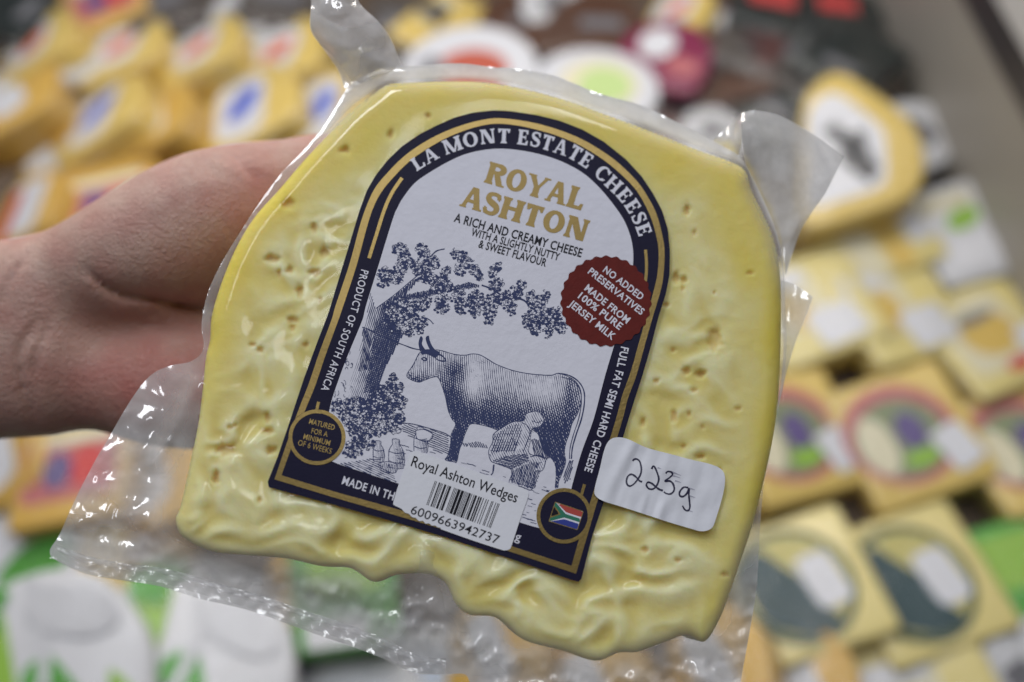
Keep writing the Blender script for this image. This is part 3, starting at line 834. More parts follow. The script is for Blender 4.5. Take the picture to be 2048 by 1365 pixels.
# ------------------------------------------------------------------ the packets on the shelf
G1 = 'yellow wedges with an orange dot on the label'
G2 = 'yellow wedges with a blue dot on the label'
PACK = [
    # kind, px, py, size, rot, label, category, group, extra
    ('orange', 62, 92, 205, 28, 'yellow wedge with orange-dot label, leftmost of the orange-dot row', 'cheese packet', G1, {}),
    ('orange', 236, 96, 205, 24, 'yellow wedge with orange-dot label, second from left in the orange-dot row', 'cheese packet', G1, {}),
    ('orange', 392, 98, 205, 22, 'yellow wedge with orange-dot label, third from left in the orange-dot row', 'cheese packet', G1, {}),
    ('orange', 552, 104, 205, 16, 'yellow wedge with orange-dot label, next to the twisted corner of the held bag', 'cheese packet', G1, {}),
    ('blue', 192, 232, 235, 26, 'yellow wedge with blue-dot label, leftmost of the blue-dot row', 'cheese packet', G2, {}),
    ('blue', 488, 218, 240, 30, 'yellow wedge with blue-dot label, middle of the blue-dot row above the thumb', 'cheese packet', G2, {}),
    ('blue', 640, 224, 215, 22, 'yellow wedge with blue-dot label, partly behind the held bag edge', 'cheese packet', G2, {}),
    ('blank', 300, 242, 195, 12, 'golden wedge with a plain white strip label between blue-dot wedges', 'cheese packet', None, {}),
    ('blank', 8, 196, 230, 30, 'golden wedge cut by the left edge below the orange-dot row', 'cheese packet', None, {}),
    ('whitewrap', 150, 130, 84, 10, 'crumpled white wrapped packet between orange-dot wedges', 'packet', None, {'lift': .03}),
    ('blank', 86, 330, 200, 34, 'golden wedge lying in shade above the wrist', 'cheese packet', None, {'lift': .01}),
    ('redwhite', 36, 425, 205, 12, 'golden wedge with red and white label above the wrist at left edge', 'cheese packet', None, {}),
    ('colourful', 215, 400, 200, 18, 'pink labelled packet half hidden behind the thumb base', 'cheese packet', None, {}),
    ('blank', 372, 330, 210, 20, 'golden wedge just above the thumb, mostly covered by the hand', 'cheese packet', None, {'lift': .0}),
    ('colourful', 205, -5, 150, 25, 'pink and cream packet at the top edge behind orange-dot wedges', 'packet', None, {}),
    ('greypack', 330, 5, 150, 20, 'grey packet at the top edge left of the white wrapped one', 'packet', None, {}),
    ('whitewrap', 478, 22, 110, -10, 'small shiny white wrapped packet at the top edge', 'packet', None, {}),
    ('darkpack', 20, 8, 190, 60, 'dark pack in the top left corner', 'packet', None, {}),
    ('greypack', 560, -5, 150, 0, 'grey brown packet at the top edge beside the twisted bag corner', 'packet', None, {}),
    ('yellowbar', 892, 42, 190, -30, 'long yellow cheese bar lying diagonally behind the red lidded tub', 'cheese bar', None, {}),
    ('greypack', 800, 55, 150, -15, 'grey green packet left of the yellow cheese bar', 'packet', None, {}),
    ('yellowbar', 815, 105, 130, -40, 'short yellow cheese bar beside the twisted bag corner', 'cheese bar', None, {'lift': .0}),
    ('redtub', 936, 138, 262, 0, 'round white tub with a red picture on its lid', 'tub', None, {'lift': .06, 'asp': .88}),
    ('greentub', 1188, 172, 246, 0, 'round white tub with a green picture on its lid', 'tub', None, {'lift': .06, 'asp': .96}),
    ('brownpack', 1060, 40, 190, 20, 'brown packet behind the two white tubs', 'packet', None, {}),
    ('brownpack', 1200, 55, 200, -15, 'dark brown packet above the green lidded tub', 'packet', None, {}),
    ('whitewrap', 1105, 2, 120, 10, 'white wrapped packet at the top edge between brown packets', 'packet', None, {}),
    ('orange', 1352, 20, 150, -10, 'yellow wedge at the top edge among the dark packets', 'cheese packet', None, {}),
    ('magenta', 1330, 105, 175, -25, 'magenta and white foil packet beside the green lidded tub', 'packet', None, {'lift': .05}),
    ('meat', 1372, 205, 190, 20, 'dark red meat packet below the magenta foil packet', 'packet', None, {}),
    ('meat', 1470, 60, 190, -20, 'dark red meat packet below the top edge left of the black packs', 'packet', None, {}),
    ('greypack', 1545, 92, 200, -24, 'grey brown flat packet left of the dark green packs', 'packet', None, {}),
    ('brownpack', 1440, 140, 170, 15, 'light brown packet between magenta foil and grey flat packet', 'packet', None, {}),
    ('redpack', 1560, 8, 180, -18, 'black and red packet at the top edge', 'packet', None, {}),
    ('redpack', 1690, 20, 150, -12, 'black packet with red label near the cabinet wall', 'packet', None, {}),
    ('darkpack', 1702, 110, 190, -55, 'shiny dark green pack beside the cabinet wall', 'packet', None, {'lift': .05}),
    ('darkpack', 1580, 190, 220, -62, 'dark pack lying behind the big yellow wedge', 'packet', None, {}),
    ('greypack', 1490, 215, 170, -20, 'dark grey packet behind the folded bag corner', 'packet', None, {'lift': .0}),
    ('whitewrap', 1425, 262, 120, 0, 'pale packet peeping over the bag edge near its folded corner', 'packet', None, {}),
    ('bigwedge', 1672, 292, 330, 24, 'large yellow wedge with black figure on white label behind the folded bag corner', 'cheese wedge', None, {'lift': .06}),
    ('whitewrap', 1842, 262, 150, -60, 'yellowish white wrapped packet between large wedge and cabinet wall', 'packet', None, {}),
    ('striped', 1745, 455, 215, 24, 'pale cheese packet with cream and gold stripes below the large wedge', 'cheese packet', None, {}),
    ('herb', 1925, 462, 210, 14, 'white packet with green leaves beside the cabinet wall', 'packet', None, {}),
    ('plain', 1620, 610, 225, 18, 'pale square cheese with white sticker directly beside the held bag', 'cheese packet', 'pale square cheeses with cream labels', {}),
    ('plain', 1800, 612, 225, 20, 'pale square cheese with white sticker below the striped packet', 'cheese packet', 'pale square cheeses with cream labels', {}),
    ('farm', 1985, 668, 225, 24, 'pale square cheese with arched picture label at the right edge', 'cheese packet', None, {}),
    ('grapes', 1590, 868, 245, 18, 'square cheese with red ring grape label beside the held bag', 'cheese packet', 'square cheeses with grape labels', {}),
    ('grapes', 1818, 868, 250, 18, 'square cheese with red ring grape label, middle of the grape row', 'cheese packet', 'square cheeses with grape labels', {}),
    ('grapes', 2062, 885, 245, 18, 'square cheese with red ring grape label cut by the right edge', 'cheese packet', 'square cheeses with grape labels', {}),
    ('oval', 1606, 1166, 268, 16, 'square cheese with dark green oval label beside the held bag', 'cheese packet', 'square cheeses with dark green oval labels', {}),
    ('oval', 1842, 1160, 270, 18, 'square cheese with dark green oval label left of the bright green pack', 'cheese packet', 'square cheeses with dark green oval labels', {}),
    ('limepack', 2075, 1165, 255, 14, 'bright green pack with white sticker at the right edge', 'packet', None, {}),
    ('blank', 1600, 1372, 230, 10, 'golden wedge at the bottom edge below the oval labels', 'cheese packet', None, {}),
    ('plain', 1872, 1420, 270, 16, 'pale square cheese at the bottom edge, lower right', 'cheese packet', None, {}),
    ('whitewrap', 2040, 1350, 150, 10, 'white wrapped packet in the lower right corner', 'packet', None, {}),
    ('blank', -5, 925, 250, 25, 'golden wedge below the wrist at the left edge', 'cheese packet', None, {}),
    ('colourful', 140, 930, 230, 8, 'pink packet with red flower picture below the wrist', 'packet', None, {'lift': .05}),
    ('greendot', 78, 1120, 330, 12, 'yellow square cheese with green oval on white label at left edge', 'cheese packet', None, {}),
    ('blank', 250, 1105, 260, 25, 'golden wedge seen through the clear corner of the held bag', 'cheese packet', None, {'lift': .0}),
    ('blank', 300, 960, 260, 15, 'golden wedge seen through the bag below the wrist', 'cheese packet', None, {'lift': .02}),
    ('greenbag', 85, 1345, 400, 8, 'white and lime green bag in the lower left corner', 'bag', 'white and green bags', {'lift': .09}),
    ('greenbag', 365, 1335, 430, -18, 'white and lime green bag with dark script at the bottom edge', 'bag', 'white and green bags', {'lift': .08}),
    ('blank', 505, 1230, 260, 15, 'golden wedge under the bag seal beside the green bag', 'cheese packet', None, {'lift': .0}),
    ('bluebag', 690, 1400, 300, 10, 'navy and white round labelled bag at the bottom edge', 'bag', None, {'lift': .03}),
    ('skybag', 860, 1400, 260, 0, 'pale blue and white bag at the bottom edge under the seal', 'bag', None, {'lift': .02}),
    ('limepack', 690, 1190, 200, 10, 'green pack glimpsed through the crumpled film under the cheese', 'packet', None, {'lift': .05}),
    ('blank', 1180, 1395, 260, 15, 'golden wedge behind the lower middle of the held bag', 'cheese packet', None, {'lift': .06}),
    ('blank', 1420, 1330, 240, 15, 'golden wedge behind the lower right corner of the held bag', 'cheese packet', None, {'lift': .05}),
    ('blank', 980, 1310, 240, 15, 'golden wedge behind the crumpled film below the label', 'cheese packet', None, {'lift': .06}),
    # lower layer filling the gaps
    ('orange', -60, 20, 190, 20, 'yellow wedge peeping in at the upper left edge', 'cheese packet', None, {'lift': .0}),
    ('brownpack', 1290, 250, 170, 5, 'brown packet between green tub and meat', 'packet', None, {'lift': .0}),
    ('plain', 1690, 740, 200, 20, 'pale square cheese lying lower between two rows', 'cheese packet', None, {'lift': -.02}),
    ('grapes', 1720, 1010, 200, 18, 'grape cheese lying lower under the grape row', 'cheese packet', None, {'lift': -.02}),
    ('blank', 1930, 1010, 220, 18, 'golden wedge lying lower between grape and green oval rows', 'cheese packet', None, {'lift': -.02}),
]
for k_, x_, y_, s_, r_, lab_, cat_, grp_, ex_ in PACK:
    packet(k_, x_, y_, s_, r_, lab_, cat_, grp_, **ex_)

# ================================================================== the hand
def poly_sd(p, a, b, ra, rb):
    """tapered capsule distance"""
    pa = p - a; ba = b - a
    h = np.clip((pa @ ba) / (ba @ ba), 0, 1)
    return np.linalg.norm(pa - h[..., None] * ba, axis=-1) - (ra + (rb - ra) * h)


def ell_sd(p, c, axes, rad):
    q = np.stack([(p - c) @ ax for ax in axes], -1) / rad
    k0 = np.linalg.norm(q, axis=-1); k1 = np.linalg.norm(q / rad, axis=-1)
    return k0 * (k0 - 1) / np.maximum(k1, 1e-9)


def smin(a, b, k):
    h = np.clip(.5 + .5 * (b - a) / k, 0, 1)
    return b + (a - b) * h - k * h * (1 - h)


def hp(px, py, d):
    """photo pixel + depth mm -> camera space mm"""
    return np.array([(px - 1024) / 2048 * K * d, -(py - 682.5) / 2048 * K * d, -d])


def surface_nets(F, org, st):
    s = F < 0
    nx, ny, nz = F.shape
    c = np.zeros((nx - 1, ny - 1, nz - 1), int)
    for i in (0, 1):
        for j in (0, 1):
            for k in (0, 1):
                c += s[i:nx - 1 + i, j:ny - 1 + j, k:nz - 1 + k]
    act = (c > 0) & (c < 8)
    ids = -np.ones(act.shape, int); ids[act] = np.arange(act.sum())
    I = np.stack(np.nonzero(act), -1)
    acc = np.zeros((len(I), 3)); cnt = np.zeros(len(I))
    corners = [(i, j, k) for i in (0, 1) for j in (0, 1) for k in (0, 1)]
    for a in range(8):
        for b_ in range(a + 1, 8):
            ca, cb = np.array(corners[a]), np.array(corners[b_])
            if np.abs(ca - cb).sum() != 1:
                continue
            fa = F[tuple((I + ca).T)]; fb = F[tuple((I + cb).T)]
            m = (fa < 0) != (fb < 0)
            t = np.where(m, fa / np.where(m, fa - fb, 1), 0)
            acc += np.where(m[:, None], ca + (cb - ca) * t[:, None], 0); cnt += m
    V = org + (I + acc / cnt[:, None]) * st
    faces = []
    for ax in range(3):
        o1, o2 = (ax + 1) % 3, (ax + 2) % 3
        sl0 = [slice(None)] * 3; sl1 = [slice(None)] * 3
        sl0[ax] = slice(0, F.shape[ax] - 1); sl1[ax] = slice(1, None)
        ch = s[tuple(sl0)] != s[tuple(sl1)]
        J = np.stack(np.nonzero(ch), -1)
        J = J[(J[:, o1] > 0) & (J[:, o2] > 0) & (J[:, o1] < F.shape[o1] - 1) & (J[:, o2] < F.shape[o2] - 1)]
        flip = s[tuple(J.T)]
        e1 = np.zeros(3, int); e1[o1] = 1
        e2 = np.zeros(3, int); e2[o2] = 1
        q = np.stack([ids[tuple((J - e1 - e2).T)], ids[tuple((J - e2).T)], ids[tuple(J.T)], ids[tuple((J - e1).T)]], -1)
        q[~flip] = q[~flip][:, ::-1]
        faces.append(q)
    return V, np.concatenate(faces)


def hand():
    st = 1.1
    lo = np.array([-300.0, -62.0, -305.0]); hi = np.array([40.0, 66.0, -222.0])
    g = [np.arange(l, h, st) for l, h in zip(lo, hi)]
    X, Y, Z = np.meshgrid(*g, indexing='ij'); P = np.stack([X, Y, Z], -1)
    px = 1024 + X / (-Z) / K * 2048; py = 682.5 - Y / (-Z) / K * 2048
    # forearm: two bones' worth of volume
    F = poly_sd(P, hp(-1300, 560, 283), hp(60, 602, 263), 23, 14.5)
    F = smin(F, poly_sd(P, hp(-1300, 800, 283), hp(80, 768, 264), 22, 14.0), 14)
    F = smin(F, poly_sd(P, hp(-1300, 680, 283), hp(120, 690, 265), 25, 15), 10)
    # heel of the hand and palm
    ex = np.array([1.0, 0, 0]); ey = np.array([0, 1.0, 0]); ez = np.array([0, 0, 1.0])
    F = smin(F, ell_sd(P, hp(375, 765, 266), (ex, ey, ez), np.array([31, 17.5, 17.0])), 11)
    F = smin(F, ell_sd(P, hp(560, 640, 275), (ex, ey, ez), np.array([40, 33, 13.0])), 12)
    # ball of the thumb and thumb
    a = R(24); t1 = np.array([math.cos(a), math.sin(a), -.10]); t1 /= np.linalg.norm(t1)
    t2 = np.cross(ez, t1); t2 /= np.linalg.norm(t2); t3 = np.cross(t1, t2)
    T = ell_sd(P, hp(405, 462, 262), (t1, t2, t3), np.array([33, 17.5, 18.0]))
    T = smin(T, poly_sd(P, hp(430, 430, 262), hp(640, 372, 268), 15.5, 13.0), 8)
    T = smin(T, poly_sd(P, hp(640, 372, 268), hp(850, 335, 273), 12.5, 11.0), 4)
    T = smin(T, poly_sd(P, hp(850, 335, 273), hp(985, 345, 276), 10.8, 8.6), 3)
    T = smin(T, poly_sd(P, hp(30, 600, 264), hp(330, 500, 263), 13.5, 16.0), 12)
    F = smin(F, T, 6.0)
    # knuckles and fingers spread flat behind the packet
    for (kx, ky), pts in {(760, 500): [(960, 455), (1100, 440), (1200, 440)], (790, 600): [(1010, 590), (1165, 585), (1275, 590)],
                          (780, 700): [(985, 715), (1130, 722), (1235, 730)], (740, 795): [(900, 835), (1010, 855), (1095, 868)]}.items():
        q = [(kx, ky)] + pts
        dd = [276, 273, 271, 270]; rr = [10.5, 9.0, 8.2, 7.0]
        F = smin(F, poly_sd(P, hp(580, 520 + (ky - 500) * .85, 276), hp(kx, ky, 276), 13, 10.5), 6)
        for i in range(3):
            F = smin(F, poly_sd(P, hp(*q[i], dd[i]), hp(*q[i + 1], dd[i + 1]), rr[i], rr[i + 1]), 2.5)

    # creases
    front = sstep(-278, -262, Z)

    def crease(pts, depth, w):
        nonlocal F
        c = smooth_curve(pts, 6)
        m = (np.abs(F) < 6)
        d, _, _ = pdist(px[m], py[m], c, closed=False)
        e0 = np.hypot(px[m] - c[0, 0], py[m] - c[0, 1]); e1 = np.hypot(px[m] - c[-1, 0], py[m] - c[-1, 1])
        tl = min(70.0, .45 * np.hypot(*(c[-1] - c[0])))
        F[m] += front[m] * depth * np.exp(-(d / w) ** 2) * sstep(0, tl, e0) * sstep(-tl * .3, tl, e1)
    crease([(150, 528), (174, 540), (205, 569), (251, 589), (308, 597), (359, 609), (430, 622)], 2.3, 8)
    crease([(190, 556), (251, 588), (320, 600), (400, 615)], 1.2, 26)
    crease([(70, 486), (40, 530), (14, 580), (-10, 640)], 1.0, 7)
    crease([(95, 620), (60, 665), (38, 712), (45, 770), (62, 820), (80, 868)], 1.2, 8)
    crease([(112, 610), (92, 660), (70, 720), (76, 800)], .8, 7)
    crease([(10, 500), (-20, 570), (-40, 650)], .5, 9)
    crease([(440, 296), (470, 318), (500, 345), (540, 362)], .8, 5)
    crease([(520, 285), (545, 310), (575, 330)], .5, 5)
    for i in range(9):
        x = 395 + i * 16
        crease([(x, 318 + i * 3), (x + 18, 345 + i * 4), (x + 22, 380 + i * 5)], .55, 4)
    for i in range(6):
        crease([(250 + i * 30, 640 + i * 6), (300 + i * 30, 655 + i * 5), (360 + i * 30, 650 + i * 6)], .4, 5)
    V, Fc = surface_nets(F, np.array([x[0] for x in g]), st)
    w = V * 1e-3 @ CAMN[:3, :3].T + CAMN[:3, 3]
    root_p = hp(40, 685, 264) * 1e-3 @ CAMN[:3, :3].T + CAMN[:3, 3]
    o = mk('person', w - root_p, Fc, M['skin'], world=False)
    o.location = root_p
    o['label'] = 'bare open left hand and wrist holding the packet from behind, palm towards the viewer'
    o['category'] = 'person'
    vx = 1024 + V[:, 0] / (-V[:, 2]) / K * 2048; vy = 682.5 - V[:, 1] / (-V[:, 2]) / K * 2048
    fl = .15 + .8 * np.exp(-(((vx - 330) / 190) ** 2 + ((vy - 770) / 85) ** 2)) + .6 * np.exp(-(((vx - 540) / 110) ** 2 + ((vy - 420) / 110) ** 2)) + .35 * np.exp(-(((vx - 300) / 90) ** 2 + ((vy - 620) / 40) ** 2))
    attr(o, 'flush', np.clip(fl + .25 * noise(vx / 60, vy / 60, 3), 0, 1))
    md = o.modifiers.new('relax', 'SMOOTH'); md.iterations = 3; md.factor = .5
    return o


hand()

# ================================================================== the packet in the hand
CHEESE = smooth_curve([(790, 168), (880, 164), (960, 165), (1040, 177), (1120, 198), (1200, 226), (1300, 263), (1390, 299), (1465, 326), (1492, 346),
                       (1502, 380), (1524, 425), (1546, 475), (1558, 530), (1562, 600), (1561, 700), (1556, 800), (1545, 880), (1528, 960), (1505, 1050),
                       (1482, 1120), (1460, 1185), (1436, 1245), (1408, 1284), (1374, 1270), (1330, 1284), (1275, 1304), (1237, 1306), (1191, 1322), (1123, 1301),
                       (1047, 1280), (993, 1236), (940, 1230), (912, 1208), (890, 1165), (850, 1148), (790, 1150), (747, 1164), (700, 1136), (640, 1132),
                       (567, 1116), (479, 1109), (421, 1102), (366, 1074), (352, 1040), (362, 1010), (382, 919), (397, 846), (406, 773), (412, 715),
                       (420, 680), (424, 630), (446, 558), (477, 487), (513, 430), (559, 379), (605, 325), (650, 277), (700, 226), (740, 195), (765, 176)], 5, True)
LABEL = [(538, 975), (535, 965), (555, 915), (579, 845), (608, 757), (637, 678), (652, 640), (659, 620), (678, 557), (703, 475), (719, 422), (734, 381), (752, 350), (775, 321), (804, 293), (839, 269), (874, 251), (908, 236),
         (944, 226), (988, 221), (1023, 223), (1076, 231), (1120, 242), (1164, 259), (1208, 284), (1252, 319), (1284, 354), (1306, 387), (1324, 421), (1336, 460), (1340, 505), (1339, 551), (1332, 587), (1317, 634), (1303, 689),
         (1285, 751), (1270, 797), (1255, 845), (1208, 1003), (1184, 1074), (1163, 1158), (1157, 1164), (1148, 1162), (1030, 1121), (887, 1074), (774, 1040), (660, 1008)]
LABEL = np.array(LABEL, float)


def in_label(px, py):
    d, _, _ = pdist(px, py, LABEL)
    return np.where(inside(px, py, LABEL), d, -d)


WS = smooth_curve([(1238, 875), (1259, 880), (1294, 896), (1341, 908.5), (1380, 919), (1418, 928), (1441, 938), (1450, 955), (1446, 989), (1432, 1037), (1423, 1057), (1403.5, 1063), (1379, 1057), (1329, 1042), (1279, 1025.5), (1240, 1013), (1208, 1003), (1192, 993), (1189, 979), (1199, 940), (1209, 899), (1220, 880)], 5, True)

HOLES = [(855, 232, 6), (1352, 556, 9), (1428, 680, 17), (1372, 742, 8), (1400, 748, 9), (1387, 780, 6), (1366, 560, 7), (1365, 577, 5), (1348, 832, 8), (1378, 828, 5), (1366, 893, 5), (1400, 913, 7), (1476, 818, 5), (1428, 585, 4),
         (1374, 420, 8), (1388, 466, 5), (1313, 762, 6), (1500, 547, 5), (545, 518, 11), (580, 540, 8), (558, 545, 6), (600, 583, 9), (577, 408, 11), (585, 640, 8), (452, 900, 15), (460, 855, 6), (535, 835, 7), (432, 955, 9),
         (650, 505, 10), (505, 690, 5), (470, 850, 4), (521, 700, 7), (585, 655, 7), (628, 455, 7), (520, 1000, 6), (543, 901, 9), (1300, 905, 6), (1330, 610, 6), (1345, 700, 5), (1285, 845, 7), (1405, 855, 4), (1440, 940, 5),
         (536, 862, 8), (630, 545, 9), (690, 300, 8), (780, 270, 7), (640, 600, 5), (1290, 1100, 7), (1450, 1150, 6), (1355, 1120, 6), (1260, 610, 5), (612, 690, 6)]


def cheese_fields(px, py, with_holes=True):
    d, _, _ = pdist(px, py, CHEESE)
    ins = inside(px, py, CHEESE)
    d = np.where(ins, d, 0)
    lab = in_label(px, py)
    # how lumpy: the lower and left parts strongly, top and right rim smooth
    lump = sstep(18, 120, d)
    low = sstep(760, 1000, py + .15 * (1100 - px)) * sstep(1540, 1380, px + (py - 900) * .15)
    lump = np.maximum(lump, low * sstep(4, 40, d))
    topk = sstep(560, 330, py - .28 * (px - 900))
    lump = lump * (1 - .75 * topk)
    lump = lump * (1 - .55 * sstep(1380, 1520, px))
    lump = lump * (1 - .92 * sstep(-35, 25, lab))
    wd, _, _ = pdist(px, py, WS)
    lump = lump * (1 - .85 * sstep(-20, 15, np.where(inside(px, py, WS), wd, -wd)))
    wx = px + 34 * noise(px / 110, py / 110, 11); wy = py + 34 * noise(px / 110, py / 110, 12)
    n1 = noise(wx / 50, wy / 36, 1)
    n2 = noise(wx / 24 + 5, wy / 20, 2)
    n3 = noise(wx / 130, wy / 130, 4)
    fold = 1 - np.abs(noise(wx / 64, wy / 46, 8)) * 2.4
    rdg = np.clip(1 - np.sqrt(noise(wx / 92, wy / 66, 8) ** 2 + .006) * 2.6, -1, 1)
    rdg2 = np.clip(1 - np.sqrt(noise(wx / 54 + 3, wy / 44, 9) ** 2 + .01) * 2.4, -1, 1)
    big = (.75 + .35 * low) * rdg + (.40 - .22 * low) * rdg2 + .45 * n1 + .6 * n3 + .08 * n2
    amp = .42 + .30 * low
    h = lump * amp * big
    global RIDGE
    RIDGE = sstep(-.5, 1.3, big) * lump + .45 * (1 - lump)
    h = h - 1.1 * low * sstep(-40, 10, lab) * 0 + .10 * noise(px / 150, py / 150, 21)
    # rounded rim
    Rp = 30.0
    x = np.clip(1 - d / Rp, 0, 1)
    h = h - (2.6 - 1.0 * low) * (1 - np.sqrt(np.clip(1 - x * x, 0, 1)))
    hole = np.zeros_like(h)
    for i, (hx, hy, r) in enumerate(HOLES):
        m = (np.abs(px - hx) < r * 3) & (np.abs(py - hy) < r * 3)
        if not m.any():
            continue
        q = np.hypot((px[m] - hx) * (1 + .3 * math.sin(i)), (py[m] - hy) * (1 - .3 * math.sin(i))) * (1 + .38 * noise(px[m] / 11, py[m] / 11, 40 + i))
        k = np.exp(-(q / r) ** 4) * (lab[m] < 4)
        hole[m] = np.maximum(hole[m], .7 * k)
        if with_holes:
            h[m] -= 1.2 * min(1, r / 9) * k
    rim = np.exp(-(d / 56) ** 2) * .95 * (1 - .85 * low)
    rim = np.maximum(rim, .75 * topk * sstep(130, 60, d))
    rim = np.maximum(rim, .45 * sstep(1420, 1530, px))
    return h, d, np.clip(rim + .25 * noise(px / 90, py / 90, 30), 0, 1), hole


def HL(px, py):
    """the paper label's height above the packet plane in mm"""
    px = np.asarray(px, float); py = np.asarray(py, float)
    return 1.05 + .16 * noise(px / 210, py / 210, 60) - .25 * sstep(420, 260, py) + .28 * np.exp(-(((px - 690) / 60) ** 2 + ((py - 655) / 70) ** 2))


BASE = empty('held_cheese_packet', Matrix.Translation(pk(1000, 1120, -8)),
             'vacuum packed pale cheese wedge with dark arched cow label, held up in the hand', 'cheese packet')

# --- cheese
vx, vy, fc, rim_e = region(CHEESE, 4.0)
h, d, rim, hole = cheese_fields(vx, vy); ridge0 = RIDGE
V = pk(vx, vy, h)
nv = len(vx)
# sides straight back, then a plain rear face
ring = {}
order = []
nxt = {int(a): int(b_) for a, b_ in rim_e}
s0 = int(rim_e[0, 0]); c_ = s0
while True:
    order.append(c_); c_ = nxt[c_]
    if c_ == s0 or len(order) > 200000:
        break
order = np.array(order)
loops = [order]; extra = []; er = []
cen = np.array([1000., 720.])
for bk, sh in ((4, 1.0), (10, 1.0), (14, .995), (17, .96)):
    qx, qy = cen[0] + (vx[order] - cen[0]) * sh, cen[1] + (vy[order] - cen[1]) * sh
    extra.append(pk(qx, qy, h[order], back=bk)); loops.append(np.arange(len(order)) + nv + sum(len(x) for x in extra[:-1]))
faces = fc.tolist()
for A, B in zip(loops[:-1], loops[1:]):
    for i in range(len(A)):
        j = (i + 1) % len(A)
        faces.append([A[i], B[i], B[j], A[j]])
faces.append(list(reversed(loops[-1].tolist())))
V = np.concatenate([V] + extra)
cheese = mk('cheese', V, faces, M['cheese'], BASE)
ext = len(V) - nv
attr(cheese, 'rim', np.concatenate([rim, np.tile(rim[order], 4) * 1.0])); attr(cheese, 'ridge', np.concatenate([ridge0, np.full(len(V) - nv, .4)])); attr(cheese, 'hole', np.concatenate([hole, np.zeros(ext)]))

# --- vacuum bag: front film over cheese and flaps
BAG_OUT = np.array([(700, 172), (760, 138), (800, 134), (850, 131), (920, 127), (985, 135), (1025, 137), (1100, 149), (1150, 168), (1200, 188), (1280, 210), (1350, 243), (1400, 267), (1440, 290), (1478, 312), (1500, 345), (1520, 385), (1548, 450), (1566, 520), (1570, 600), (1573, 700), (1566, 780), (1556, 810),
                    (1540, 908), (1526, 984), (1518, 1088), (1513, 1178), (1496, 1282), (1480, 1370), (1470, 1440), (1200, 1452), (1000, 1420), (945, 1372), (930, 1349), (890, 1349), (830, 1346), (760, 1315), (700, 1292), (640, 1272), (566, 1245), (491, 1219), (392, 1196), (325, 1174), (211, 1156), (158, 1143), (100, 1110),
                    (120, 1068), (150, 1000), (190, 922), (215, 880), (260, 803), (300, 752), (340, 732), (380, 724), (402, 708), (408, 688), (403, 660), (407, 620), (420, 574), (450, 514), (490, 450), (520, 404), (560, 350), (600, 308), (640, 263), (672, 215)], float)
BAG_OUT = smooth_curve(BAG_OUT, 4, True)


SEAL = smooth_curve([(96, 1088), (160, 1096), (240, 1103), (330, 1112), (430, 1135), (520, 1163), (620, 1195), (720, 1235), (800, 1275), (880, 1318), (960, 1368), (1060, 1430)], 6)


CRIMP = [(104, 1106), (158, 1128), (240, 1146), (330, 1158), (430, 1186), (520, 1212), (620, 1246), (700, 1272), (760, 1296), (830, 1330), (890, 1338)]
CRIMPC = smooth_curve(CRIMP, 5)


def film_height(px, py):
    ins = inside(px, py, CHEESE); d, _, _ = pdist(px, py, CHEESE)
    h, dd, _, _ = cheese_fields(px, py, with_holes=False)
    e = np.where(ins, 0, d)
    low0 = sstep(760, 1000, py + .15 * (1100 - px)) * sstep(1540, 1380, px + (py - 900) * .15)
    out = -2.6 + 1.0 * low0 + .35 - 5.2 * (1 - np.exp(-np.maximum(e - 8, 0) / 40))
    # wrinkles run out from the cheese where the bag is drawn in
    fl = sstep(0, 60, e)
    low = sstep(980, 1150, py)
    w = fl * (.6 + 1.5 * low) * (noise(px / 70, py / 46, 71) + .55 * noise(px / 30, py / 24, 72) + .9 * (0.5 - np.abs(noise((px + py * .8) / 60, (py - px * .4) / 130, 73))))
    ds, _, _ = pdist(px, py, SEAL, closed=False)
    w = w * (1 - .8 * np.exp(-(ds / 28) ** 2)) + .5 * np.exp(-(ds / 26) ** 2) * noise(px / 20, py / 60, 75) * fl
    tight = .28 + .25 * sstep(30, 0, d)
    dc, _, _ = pdist(px, py, CRIMPC, closed=False)
    cf = np.exp(-(dc / 30) ** 2)
    w = w * (1 - cf); out = out * (1 - cf) - 6.9 * cf
    hf = np.where(ins, h + tight, out + w + .28 + (.5 + 1.6 * np.exp(-((e - 20) / 34) ** 2)) * fl * low * (1 - 2.2 * np.abs(noise((px - py * .3) / 30, (py + px * .5) / 44, 77))) * (1 - .7 * np.exp(-(ds / 24) ** 2)) * (1 - cf))
    # the pulled fold left of the cheese
    a = np.array([392., 770.]); b_ = np.array([310., 925.])
    t = np.clip(((px - a[0]) * (b_ - a)[0] + (py - a[1]) * (b_ - a)[1]) / ((b_ - a) @ (b_ - a)), 0, 1)
    dl = np.hypot(px - a[0] - t * (b_ - a)[0], py - a[1] - t * (b_ - a)[1])
    hf = hf + np.where(ins, 0, 2.2 * np.exp(-(dl / 16) ** 2))
    # drawn-in peak of film below the label
    pk_ = np.hypot((px - 850) * 1.0, (py - 1118) * .8)
    hf = hf + 2.0 * np.exp(-(pk_ / 26) ** 2) * np.where(py > 1095, 1, 0) * sstep(1075, 1100, py)
    return hf, ins, e, ds


vx, vy, fc, rim_e = region(BAG_OUT, 4.0)
hf, ins, e, ds = film_height(vx, vy)
